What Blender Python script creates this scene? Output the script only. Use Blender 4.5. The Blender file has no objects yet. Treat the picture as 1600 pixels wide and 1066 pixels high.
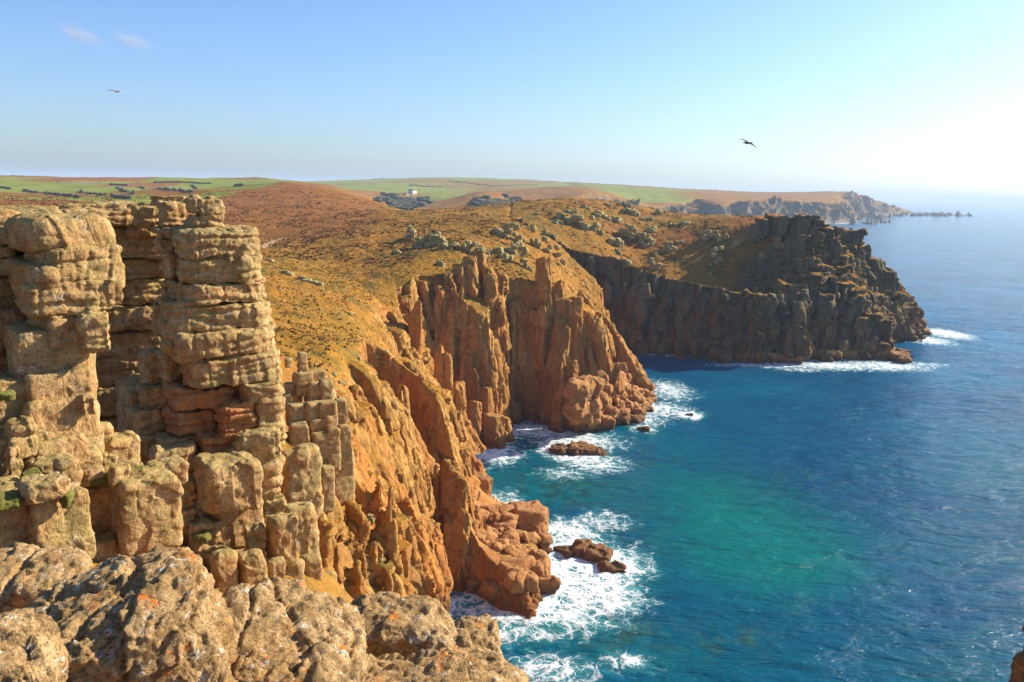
import bpy, math, random
import numpy as np
from mathutils import Matrix, Vector

C = bpy.context.scene
COL = C.collection
R = math.radians
random.seed(7)

# ------------------------------------------------------------------ camera
F = 1256.0; CAMZ = 60.0; TH = math.atan(237 / F); RHO = R(1.37)
RI0 = np.array((1., 0, 0)); UP0 = np.array((0, math.sin(TH), math.cos(TH))); FW = np.array((0, math.cos(TH), -math.sin(TH)))
RI = math.cos(RHO) * RI0 + math.sin(RHO) * UP0
UP = -math.sin(RHO) * RI0 + math.cos(RHO) * UP0
cd = bpy.data.cameras.new('camera'); cam = bpy.data.objects.new('camera', cd); COL.objects.link(cam)
cd.sensor_width = 36; cd.lens = F / 1600 * 36; cd.clip_end = 200000; cd.clip_start = 0.2
cam.matrix_world = Matrix(((RI[0], UP[0], -FW[0], 0), (RI[1], UP[1], -FW[1], 0), (RI[2], UP[2], -FW[2], CAMZ), (0, 0, 0, 1)))
C.camera = cam
C.render.resolution_x = 1024; C.render.resolution_y = 682

# ------------------------------------------------------------------ light
SUN_AZ, SUN_EL = R(64), R(29)
w = bpy.data.worlds.new('World'); C.world = w; w.use_nodes = True
nt = w.node_tree; nt.nodes.clear()
sky = nt.nodes.new('ShaderNodeTexSky'); sky.sky_type = 'NISHITA'; sky.sun_disc = False
sky.sun_elevation = SUN_EL; sky.sun_rotation = SUN_AZ
sky.air_density = 1.0; sky.dust_density = 1.1; sky.ozone_density = 1.5; sky.altitude = 60
bg = nt.nodes.new('ShaderNodeBackground'); bg.inputs[1].default_value = 0.093
wo = nt.nodes.new('ShaderNodeOutputWorld')
hs = nt.nodes.new('ShaderNodeHueSaturation'); hs.inputs['Saturation'].default_value = 1.04; hs.inputs['Hue'].default_value = .5
tn = nt.nodes.new('ShaderNodeMix'); tn.data_type = 'RGBA'; tn.blend_type = 'MULTIPLY'; tn.inputs[0].default_value = 1.; tn.inputs[7].default_value = (.71, .85, 1.12, 1)   # clear maritime air: a bluer sky
nt.links.new(sky.outputs[0], tn.inputs[6]); nt.links.new(tn.outputs[2], hs.inputs['Color']); nt.links.new(hs.outputs[0], bg.inputs[0]); nt.links.new(bg.outputs[0], wo.inputs[0])
sd = bpy.data.lights.new('sun', 'SUN'); sd.energy = 5.0; sd.angle = R(0.5); sd.color = (1.0, 0.89, 0.72)
so = bpy.data.objects.new('sun', sd); COL.objects.link(so)
SUND = np.array((math.sin(SUN_AZ) * math.cos(SUN_EL), math.cos(SUN_AZ) * math.cos(SUN_EL), math.sin(SUN_EL)))
so.rotation_euler = Vector(SUND).to_track_quat('Z', 'Y').to_euler(); so.location = (0, 0, 150)
C.view_settings.view_transform = 'Standard'; C.view_settings.look = 'None'
C.view_settings.exposure = 0.97; C.view_settings.gamma = 1.0
C.cycles.use_denoising = True
C.cycles.max_bounces = 6; C.cycles.volume_bounces = 0; C.cycles.transparent_max_bounces = 8
C.cycles.sample_clamp_indirect = 6

# ------------------------------------------------------------------ helpers: rays, noise
def ray(u, v):
    return (u - 800) / F * RI - (v - 533) / F * UP + FW
def at(u, v, Y):
    d = ray(u, v); return np.array((0, 0, CAMZ)) + d * (Y / d[1])
def sea(u, v, z=0.0):
    d = ray(u, v); t = (z - CAMZ) / d[2]; return np.array((0, 0, CAMZ)) + d * t
def ss(a, b, x):
    t = np.clip((x - a) / (b - a), 0, 1); return t * t * (3 - 2 * t)

_rs = np.random.RandomState(11)
PERM = np.concatenate([_rs.permutation(512)] * 3).astype(np.int32)
GRAD = _rs.normal(size=(512, 3)).astype(np.float32); GRAD /= np.linalg.norm(GRAD, axis=1)[:, None]
def noise(p):
    """gradient noise in 3-D for an (n,3) array, about -1..1"""
    p = np.asarray(p, np.float32)
    i = np.floor(p).astype(np.int32); f = p - i; i &= 511
    w_ = f * f * f * (f * (f * 6 - 15) + 10)
    out = np.zeros(len(p), np.float32)
    for dx in (0, 1):
        a = PERM[(i[:, 0] + dx) & 511]; wx = w_[:, 0] if dx else 1 - w_[:, 0]
        for dy in (0, 1):
            b = PERM[a + ((i[:, 1] + dy) & 511)]; wy = wx * (w_[:, 1] if dy else 1 - w_[:, 1])
            for dz in (0, 1):
                g = GRAD[PERM[b + ((i[:, 2] + dz) & 511)] & 511]
                d = g[:, 0] * (f[:, 0] - dx) + g[:, 1] * (f[:, 1] - dy) + g[:, 2] * (f[:, 2] - dz)
                out += d * wy * (w_[:, 2] if dz else 1 - w_[:, 2])
    return out * 1.6
def fbm(p, o=4, lac=2.05, g=0.5):
    p = np.asarray(p, np.float32); s = 0; a = 1; t = 0
    for k in range(o):
        s = s + a * noise(p + 17.3 * k); t += a; a *= g; p = p * lac
    return s / t
def ridged(p, o=3):
    p = np.asarray(p, np.float32); s = 0; a = 1; t = 0
    for k in range(o):
        s = s + a * (1 - 2 * np.abs(noise(p + 31.7 * k))); t += a; a *= .5; p = p * 2.1
    return s / t
def cells(p, seed=0):
    """2-D Voronoi: (random value of the nearest cell, distance to border)"""
    p = np.asarray(p, np.float32); i = np.floor(p).astype(np.int32)
    b1 = np.full(len(p), 9e9, np.float32); b2 = b1.copy(); val = np.zeros(len(p), np.float32)
    for dx in (-1, 0, 1):
        for dy in (-1, 0, 1):
            ii = i + (dx, dy); h = PERM[(PERM[(ii[:, 0] + seed) & 511] + (ii[:, 1] & 511))]
            c = ii + .5 + .8 * (np.stack([PERM[h], PERM[h + 7]], 1) / 512. - .5)
            d = ((p - c) ** 2).sum(1); nw = d < b1
            b2 = np.where(nw, b1, np.minimum(b2, d)); b1 = np.where(nw, d, b1); val = np.where(nw, PERM[h + 99] / 512., val)
    return val, np.sqrt(b2) - np.sqrt(b1)
def facet(p, tilt=.8, seed=0):
    """3-D Voronoi cells, each a plane of its own slope: the flat broken faces of jointed rock"""
    p = np.asarray(p, np.float32); i = np.floor(p).astype(np.int32); n = len(p)
    b = np.full(n, 9e9, np.float32); out = np.zeros(n, np.float32)
    for dx in (-1, 0, 1):
        for dy in (-1, 0, 1):
            for dz in (-1, 0, 1):
                ii = i + (dx, dy, dz); h = PERM[PERM[PERM[(ii[:, 0] + seed) & 511] + (ii[:, 1] & 511)] + (ii[:, 2] & 511)]
                r = p - (ii + .5 + GRAD[h] * .42); d = (r * r).sum(1); m = d < b
                b = np.where(m, d, b); out = np.where(m, PERM[h + 5] / 256. - 1 + tilt * 2 * (r * GRAD[PERM[h + 60]]).sum(1), out)
    return out
def cl(*a): return np.stack([np.broadcast_to(x, np.broadcast(*a).shape) for x in a], -1)

# ------------------------------------------------------------------ objects
def new_mesh(name, V, Fc, mat, parent=None, smooth=True, attrs=None):
    V = np.asarray(V, np.float32); Fc = np.asarray(Fc, np.int32); me = bpy.data.meshes.new(name)
    me.vertices.add(len(V)); me.vertices.foreach_set('co', V.ravel())
    k = Fc.shape[1]; me.loops.add(Fc.size); me.loops.foreach_set('vertex_index', Fc.ravel())
    me.polygons.add(len(Fc)); me.polygons.foreach_set('loop_start', np.arange(0, Fc.size, k, dtype=np.int32))
    me.polygons.foreach_set('use_smooth', np.full(len(Fc), smooth))
    me.update(calc_edges=True)
    for n, a in (attrs or {}).items():
        if a.ndim == 2:
            at_ = me.color_attributes.new(n, 'FLOAT_COLOR', 'POINT'); at_.data.foreach_set('color', a.astype(np.float32).ravel())
        else:
            at_ = me.attributes.new(n, 'FLOAT', 'POINT'); at_.data.foreach_set('value', a.astype(np.float32))
    me.materials.append(mat)
    o = bpy.data.objects.new(name, me); COL.objects.link(o)
    if parent: o.parent = parent
    return o
def tag(o, label=None, cat=None, group=None, kind=None):
    if label: o['label'] = label
    if cat: o['category'] = cat; o['kind'] = 'thing'
    if group: o['group'] = group
    if kind: o['kind'] = kind
    return o
def empty(name, loc=(0, 0, 0)):
    o = bpy.data.objects.new(name, None); COL.objects.link(o); o.location = Vector(loc); o.empty_display_size = .3
    return o

# ------------------------------------------------------------------ materials
class NT:
    def __init__(s, name):
        s.m = bpy.data.materials.new(name); s.m.use_nodes = True; s.t = s.m.node_tree; s.n = s.t.nodes
        s.b = s.n['Principled BSDF']; s.out = s.n['Material Output']
    def node(s, typ, **kw):
        n = s.n.new('ShaderNode' + typ)
        for k, v in kw.items():
            if k.startswith('i_'):
                key = k[2:]; key = int(key) if key.isdigit() else key.replace('_', ' ')
                s.set(n.inputs[key], v)
            else: setattr(n, k, v)
        return n
    def set(s, sock, v):
        if isinstance(v, bpy.types.NodeSocket): s.t.links.new(v, sock)
        elif isinstance(v, bpy.types.Node): s.t.links.new(v.outputs[0], sock)
        else: sock.default_value = v
    def pos(s): return s.node('NewGeometry').outputs['Position']
    def map(s, src, scale=(1, 1, 1), rot=(0, 0, 0), loc=(0, 0, 0)):
        n = s.node('Mapping'); s.set(n.inputs['Vector'], src)
        n.inputs['Scale'].default_value = scale; n.inputs['Rotation'].default_value = rot; n.inputs['Location'].default_value = loc
        return n.outputs[0]
    def noise(s, src, sc, det=4, rough=.55, dist=0):
        n = s.node('TexNoise'); s.set(n.inputs['Vector'], src)
        n.inputs['Scale'].default_value = sc; n.inputs['Detail'].default_value = det
        n.inputs['Roughness'].default_value = rough; n.inputs['Distortion'].default_value = dist
        return n.outputs['Fac']
    def vor(s, src, sc, feat='F1', out='Distance'):
        n = s.node('TexVoronoi', feature=feat); s.set(n.inputs['Vector'], src); n.inputs['Scale'].default_value = sc
        return n.outputs[out]
    def ramp(s, src, stops):
        n = s.node('ValToRGB'); s.set(n.inputs[0], src); e = n.color_ramp.elements
        while len(e) < len(stops): e.new(.5)
        for i, (p, c) in enumerate(stops):
            e[i].position = p
            e[i].color = (c, c, c, 1) if isinstance(c, (int, float)) else (*c, 1)
        return n.outputs[0]
    def mr(s, src, a, b, c=0., d=1.):
        n = s.node('MapRange'); s.set(n.inputs[0], src)
        for i, x in enumerate((a, b, c, d)): n.inputs[i + 1].default_value = x
        return n.outputs[0]
    def math(s, op, a, b=0., c=0.):
        n = s.node('Math', operation=op); s.set(n.inputs[0], a); s.set(n.inputs[1], b); s.set(n.inputs[2], c); return n.outputs[0]
    def mix(s, fac, a, b, mode='MIX'):
        n = s.node('Mix', data_type='RGBA', blend_type=mode)
        s.set(n.inputs[0], fac)
        for q, v in ((6, a), (7, b)):
            s.set(n.inputs[q], (*v, 1) if isinstance(v, tuple) and len(v) == 3 else v)
        return n.outputs[2]
    def attr(s, name, out='Fac'):
        return s.node('Attribute', attribute_name=name).outputs[out]
    def bump(s, h, dist, strength=1., nrm=None):
        n = s.node('Bump'); s.set(n.inputs['Height'], h); n.inputs['Distance'].default_value = dist; n.inputs['Strength'].default_value = strength
        if nrm is not None: s.set(n.inputs['Normal'], nrm)
        return n.outputs[0]

def rock_nodes(t, P, cols, sc=1.0, lichen=(.30, .29, .13), lich=.5, orange=.1, white=.1, streak=0., grain=0.4, green=0., ocol=(.62, .16, .01), dark=.5, joints=0., wet=True, crk=.12):
    """granite: three base tones, lichens, streaks, cracks; sc = features per metre; returns colour and height sockets"""
    n1 = t.noise(P, .35 * sc, 6, .6); n2 = t.noise(P, 2.1 * sc, 6, .62); n3 = t.noise(P, 11 * sc, 4, .7)
    col = t.mix(t.ramp(n1, [(.35, 0.), (.62, 1.)]), cols[0], cols[1])
    col = t.mix(t.ramp(n2, [(.42, 0.), (.66, 1.)]), col, cols[2])
    if streak:
        sv = t.noise(t.map(P, (1, 1, .07)), .55 * sc, 5, .65)
        col = t.mix(t.math('MULTIPLY', t.ramp(sv, [(.48, 0.), (.66, 1.)]), streak), col, tuple(c * .38 for c in cols[0]))
        sv2 = t.noise(t.map(P, (1, 1, .05), loc=(9, 4, 2)), .3 * sc, 4, .6)
        col = t.mix(t.math('MULTIPLY', t.ramp(sv2, [(.5, 0.), (.64, 1.)]), streak * .7), col, (cols[1][0] * 1.15, cols[1][1] * .62, cols[1][2] * .42))
    nz = t.node('SeparateXYZ'); t.set(nz.inputs[0], t.node('NewGeometry').outputs['Normal'])
    up = t.mr(t.math('ADD', nz.outputs[2], t.math('MULTIPLY', t.math('SUBTRACT', n2, .5), 1.6)), .25, .95)
    lm = t.math('MULTIPLY', up, lich)
    lm = t.math('MAXIMUM', lm, t.math('MULTIPLY', t.ramp(t.noise(t.map(P, loc=(31, 7, 3)), .8 * sc, 6, .68), [(.5, 0.), (.6, 1.)]), lich * .9))
    col = t.mix(lm, col, lichen)
    if green:
        col = t.mix(t.math('MULTIPLY', t.ramp(t.noise(t.map(P, loc=(3, 17, 33)), .6 * sc, 5, .6), [(.5, 0.), (.62, 1.)]), green), col, (.16, .19, .07))
    # speckle: mineral grain and dark crustose lichen
    col = t.mix(t.math('MULTIPLY', t.ramp(n3, [(.32, 1.), (.5, 0.)]), dark), col, (.045, .035, .02))
    g = t.ramp(t.vor(P, 38 * sc), [(.15, 1.), (.5, 0.)])
    col = t.mix(t.math('MULTIPLY', g, grain * .35), col, tuple(min(1, c * 1.7) for c in cols[1]))
    if white:
        wm = t.math('MULTIPLY', t.ramp(t.noise(t.map(P, loc=(5, 5, 9)), 2.1 * sc, 8, .75), [(.58, 0.), (.61, 1.)]), t.ramp(n3, [(.38, 0.), (.55, 1.)]))
        col = t.mix(t.math('MULTIPLY', wm, white), col, (.66, .60, .50))
    if orange:
        om = t.math('MULTIPLY', t.ramp(t.noise(t.map(P, loc=(15, 2, 1)), 1.1 * sc, 9, .78), [(.59, 0.), (.625, 1.)]), t.ramp(n3, [(.35, 0.2), (.5, 1.)]))
        col = t.mix(t.math('MULTIPLY', om, orange), col, ocol)
    if wet:
        pz = t.node('SeparateXYZ'); t.set(pz.inputs[0], P)
        wz = t.math('MULTIPLY', t.mr(t.math('ADD', pz.outputs[2], t.math('MULTIPLY', n1, -3.)), 1.6, -.6), .75)
        col = t.mix(wz, col, (.05, .026, .014))
    h = t.math('ADD', t.math('MULTIPLY', n2, 1.), t.math('MULTIPLY', n3, .35))
    cr = t.ramp(t.vor(t.map(P, (1, 1, .8), loc=(2, 3, 4)), .9 * sc, 'DISTANCE_TO_EDGE'), [(0., 0.), (.03, 1.)])
    h = t.math('ADD', h, t.math('MULTIPLY', cr, crk))
    if joints:
        jv = t.vor(t.map(P, (1, 1, .16), rot=(0, 0, .6)), .5 * sc, 'DISTANCE_TO_EDGE')
        h = t.math('ADD', h, t.math('MULTIPLY', t.ramp(jv, [(0., 0.), (.07, 1.)]), joints))
    h = t.math('ADD', h, t.math('MULTIPLY', t.noise(P, 34 * sc, 3, .65), .22))
    return col, h
def rock_mat(name, *a, bumpd=.06, **k):
    t = NT(name); col, h = rock_nodes(t, t.pos(), *a, **k)
    t.set(t.b.inputs['Base Color'], col)
    t.b.inputs['Roughness'].default_value = .9; t.b.inputs['Specular IOR Level'].default_value = .2
    t.set(t.b.inputs['Normal'], t.bump(h, bumpd)); return t.m
# ------------------------------------------------------------------ the coast in plan (waterline), land on the left going round
def S(u, v): return sea(u, v)[:2]
COAST = [  # x, y, width of the cliff zone (m)
 (60, -260, 10), (30, -60, 10), (14, 0, 10), (0, 42, 8), (-5.5, 58, 5), (-8, 75, 5), (-9.5, 92, 6),
 (*S(690, 985), 6), (*S(672, 950), 6), (*S(654, 912), 5), (-21, 119, 4), (-22.5, 132, 4), (-18.5, 131, 4), (-14, 122.5, 4), (*S(735, 920), 5), (*S(765, 935), 7),
 (*S(835, 965), 14), (*S(855, 930), 15), (*S(845, 880), 12), (*S(850, 830), 11), (*S(765, 800), 8), (*S(745, 745), 7), (*S(716, 728), 6),
 (-16, 166, 5), (-22, 174, 5), (-23.5, 184, 5), (-19, 190, 6), (*S(740, 692), 9), (*S(790, 690), 9), (*S(792, 672), 6), (*S(800, 655), 5), (*S(850, 655), 6),
 (*S(885, 664), 9), (*S(940, 655), 9), (*S(975, 635), 9), (*S(980, 605), 9), (*S(955, 580), 9),
 (32, 272, 8), (18, 283, 7), (6, 288, 7), (4, 300, 7), (14, 309, 8), (*S(950, 550), 9), (*S(1060, 556), 9), (*S(1180, 566), 10), (*S(1290, 562), 13),
 (*S(1340, 560), 14), (*S(1415, 563), 18), (*S(1385, 548), 14), (*S(1345, 540), 9), (*S(1365, 532), 8), (*S(1442, 524), 18), (*S(1425, 508), 14),
 (172, 420, 16), (120, 440, 18), (60, 475, 25), (15, 540, 40), (-30, 680, 60), (-20, 820, 60), (60, 1000, 60), (170, 1300, 30), (250, 1450, 24), (330, 1540, 22), (370, 1620, 22),
 (*S(1120, 355), 26), (*S(1150, 354), 26), (*S(1160, 351), 26), (*S(1195, 351), 30), (*S(1215, 350), 30), (*S(1240, 350), 32), (*S(1300, 349.5), 45), (*S(1342, 347), 50), (*S(1338, 342), 40), (*S(1355, 339), 45), (*S(1395, 336.5), 60), (*S(1440, 335), 110),
 (1800, 3700, 150), (2200, 9000, 150), (-9000, 9000, 100), (-9000, -2000, 100), (0, -2000, 20)]
CO = np.array(COAST)

def coast_d(x, y):
    """signed distance inland of the waterline and the local width of the cliff zone"""
    n = len(x); dd = np.full(n, 1e12); wd = np.zeros(n); ins = np.zeros(n, bool)
    for k in range(len(CO)):
        ax, ay, aw = CO[k]; bx, by, bw = CO[(k + 1) % len(CO)]
        ex, ey = bx - ax, by - ay; L = ex * ex + ey * ey
        t = np.clip(((x - ax) * ex + (y - ay) * ey) / L, 0, 1)
        d = (x - ax - t * ex) ** 2 + (y - ay - t * ey) ** 2
        m = d < dd; dd = np.where(m, d, dd); wd = np.where(m, aw + (bw - aw) * t, wd)
        c = ((ay > y) != (by > y))
        with np.errstate(divide='ignore', invalid='ignore'):
            c &= x < (bx - ax) * (y - ay) / (by - ay + 1e-12) + ax
        ins ^= c
    dd = np.sqrt(dd)
    return np.where(ins, dd, -dd), wd

# ------------------------------------------------------------------ the land surface above the cliffs, from spot heights
UVY = [
 # near slope and grass bowl
 (300, 890, 25), (150, 860, 18), (470, 640, 60), (470, 560, 85), (440, 470, 135), (470, 420, 180), (460, 520, 100), (560, 640, 84), (520, 700, 62), (600, 800, 74),
 (520, 930, 42), (640, 900, 88), (500, 760, 50), (620, 560, 132), (600, 490, 162), (600, 620, 100), (650, 640, 122), (700, 660, 134), (570, 455, 176), (560, 900, 55), (630, 740, 100), (620, 690, 98),
 # moor behind
 (420, 370, 262), (430, 345, 300), (350, 330, 330), (200, 320, 330), (100, 325, 260), (0, 330, 250), (500, 345, 300), (560, 370, 240), (600, 350, 280), (480, 400, 210), (560, 420, 200),
 # middle headland top
 (650, 438, 190), (700, 415, 203), (640, 385, 225), (640, 365, 250), (700, 350, 285), (720, 378, 222), (740, 400, 215), (780, 410, 215), (820, 408, 222), (860, 425, 226), (890, 455, 228), (925, 490, 232), (940, 540, 240),
 (780, 372, 250), (820, 350, 285), (860, 362, 300),
 # hill behind
 (660, 334, 420), (720, 331, 430), (800, 324, 430), (870, 318, 425), (930, 316, 420), (1000, 322, 400), (1060, 337, 380), (1130, 353, 355), (1180, 354, 345), (800, 340, 340), (900, 340, 350),
 (900, 395, 318), (960, 405, 325), (990, 440, 322), (1060, 440, 318), (1120, 462, 316), (1180, 465, 314), (1020, 390, 345), (1100, 400, 338), (1170, 395, 330), (1220, 364, 326), (1275, 362, 328), (1245, 366, 345), (1310, 385, 345), (1300, 398, 324), (1230, 420, 316), (1330, 450, 320), (1370, 520, 316),
 (1290, 400, 340), (1325, 378, 358), (1370, 425, 362), (1400, 470, 364), (1340, 420, 352),
 # hill A
 (470, 289, 650), (400, 294, 600), (300, 303, 520), (540, 303, 560), (600, 325, 480), (640, 340, 430), (450, 310, 450), (520, 325, 400), (400, 320, 420),
 # fields on the left
 (0, 275, 1300), (150, 279, 1300), (300, 281.5, 1300), (450, 284, 1250), (0, 300, 620), (150, 303, 650), (300, 297, 700), (0, 285, 900), (200, 290, 900),
 # valley and beyond
 (560, 303, 1100), (520, 292, 1000), (600, 318, 1000), (640, 303, 1330), (660, 320, 1150), (700, 333, 900), (740, 331, 900), (700, 305, 1500), (720, 298, 1750), (620, 293, 1800),
 (500, 283.5, 3000), (600, 280, 3200), (700, 278, 3300), (800, 281, 3200), (900, 286, 3000), (1000, 291, 2800), (1100, 297, 2700), (1200, 301, 2600), (1300, 300, 2500), (1345, 300, 2550), (1385, 311, 2900), (1410, 322, 3100), (1435, 331, 3400),
 (770, 322, 900), (800, 308, 1100), (850, 301, 1300), (950, 298, 1500), (1050, 301, 1740), (1100, 305, 1740), (900, 296, 1700), (900, 310, 1150), (1150, 305, 2000), (1250, 308, 2050), (1300, 312, 2100),
]
SPOT = [tuple(at(*p)) for p in UVY] + [
 (0, 0, 57), (-12, 12, 52), (-25, 5, 56), (-60, 30, 55), (-60, 100, 52), (-120, 150, 52), (-30, 45, 50), (20, 0, 52), (-5, 30, 42), (-9, 33, 44.3), (-6, 25, 45.5), (-11, 45, 41.5), (-200, 0, 55), (-7.5, 60, 27), (-5, 50, 26), (-11, 60, 34), (-35, 75, 47), (-55, 130, 46),
 (44, 540, 20), (-20, 620, 18), (120, 460, 30), (-120, 720, 26), (-60, 850, 22), (-250, 850, 40), (-150, 1000, 35), (200, 1500, 45), (0, 1100, 25),
 (-1500, 2200, 56), (-800, 2000, 50), (-3000, 3000, 50), (-2, 118, 5), (3, 113, 4), (4, 128, 3), (-3, 137, 4), (0, 121, 4), (-5.5, 121, 6), (-5.5, 127, 6), (-6.2, 133, 7), (-9, 122, 22), (-9.2, 128, 24), (-10, 134, 24), (8, 120, 3), (0, 133, 4), (-2, 128, 5), (-13, 146, 15), (-12, 156, 9), (-17, 150, 22), (-20, 140, 28), (-22, 160, 27), (60, 290, 30), (100, 286, 23), (130, 290, 22), (160, 292, 16), (25, 300, 40), (42, 300, 36), (80, 300, 25), (-400, 4500, 60), (1000, 4500, 50), (-4000, 7000, 40), (1500, 7000, 40), (-2000, 500, 60), (-800, 300, 56), (-600, 1700, 54), (-350, 1500, 50),
]
SPOT = np.array(SPOT)
def warp(x, y): return np.stack([1.5 * np.arctan2(x, np.abs(y) + 40), np.log(np.abs(y) + 40)], 1)
_W = warp(SPOT[:, 0], SPOT[:, 1])
def _k(a, b):
    r2 = ((a[:, None, :] - b[None]) ** 2).sum(2) + 1e-9
    return .5 * r2 * np.log(r2)
_n = len(_W); _A = np.zeros((_n + 3, _n + 3)); _A[:_n, :_n] = _k(_W, _W) + 2e-4 * np.eye(_n)
_A[:_n, _n] = 1; _A[:_n, _n + 1:] = _W; _A[_n, :_n] = 1; _A[_n + 1:, :_n] = _W.T
_S = np.linalg.solve(_A, np.concatenate([SPOT[:, 2], np.zeros(3)]))
def plateau(x, y):
    out = np.empty(len(x))
    for i in range(0, len(x), 20000):
        q = warp(x[i:i + 20000], y[i:i + 20000])
        out[i:i + 20000] = _k(q, _W) @ _S[:_n] + _S[_n] + q @ _S[_n + 1:]
    return np.clip(out, 3, 110)

def land(x, y, detail=True, inset=0.):
    """height of the land; returns z, plateau height, inland distance"""
    x = np.asarray(x, float); y = np.asarray(y, float)
    d, wd = coast_d(x, y); e = plateau(x, y)
    far = ss(450, 700, y); s = 1 + 9 * far
    p = cl(x / s, y / s, 0 * x)
    # gullies and buttresses: warp the distance, strongest across the cliff
    g = ridged(p * .075 + 3, 3) * 3.4 + noise(p * .03) * 2.5 + fbm(p * .3, 3) * 1.2
    near = ss(60, 100, y)
    hd = (y > 290) & (y < 450)
    g = g + np.where(hd, fbm(p * .11 + 60, 3) * 5.0 + ridged(p * .2 + 5, 2) * 1.5, 0)
    dw = d + g * s * np.clip(wd / 9, .5, 1.3) * .62 * (.4 + .6 * near) * ss(-14 * s + 13 * s * far, 6 * s, d)
    t = (dw - inset) / wd
    prof = np.where(t < .32, t / .32 * 5.0, 5.0 + (t - .32) / .68 * 46)
    prof = np.where(t < 0, t * 6, prof)
    z = np.minimum(prof, e)
    z = np.maximum(z, -12)
    rim = ss(2.5, 0., np.abs(prof - e)) * (t > 0)
    if detail:
        inl = ss(0, 8, dw - wd * .6)
        z = z + inl * (fbm(p * .12 + 9, 3) * 1.1 * s ** .6 + fbm(p * .9, 4) * .22 * s ** .7)
        st = (prof < e) & (t > 0)
        z = z + np.where(st, fbm(cl(x / s * .45, y / s * .45, z * .1), 4) * 1.6, 0)
    return z, e, d, st if detail else None
def zat(x, y): return float(land(np.array([x]), np.array([y]))[0][0])
def hit(u, v, y0=30, y1=4000, n=900):
    """first point of the land under the pixel ray"""
    Y = np.geomspace(y0, y1, n); d = ray(u, v); P = np.array((0, 0, CAMZ)) + d[None] * (Y / d[1])[:, None]
    z = np.maximum(land(P[:, 0], P[:, 1])[0], 0); below = P[:, 2] <= z; k = int(np.argmax(below)) if below.any() else n - 1
    return np.array((P[k, 0], P[k, 1], z[k]))

def axis(lo, a, b, hi, step, g):
    m = list(np.arange(a, b, step)); q = m[-1]; s = step
    while q < hi: s *= g; q += s; m.append(q)
    q = a; s = step; l = []
    while q > lo: s *= g; q -= s; l.append(q)
    return np.array(l[::-1] + m)
def grid_faces(nx, ny):
    i = np.arange(nx * ny).reshape(ny, nx)
    return np.stack([i[:-1, :-1], i[:-1, 1:], i[1:, 1:], i[1:, :-1]], -1).reshape(-1, 4)

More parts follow.
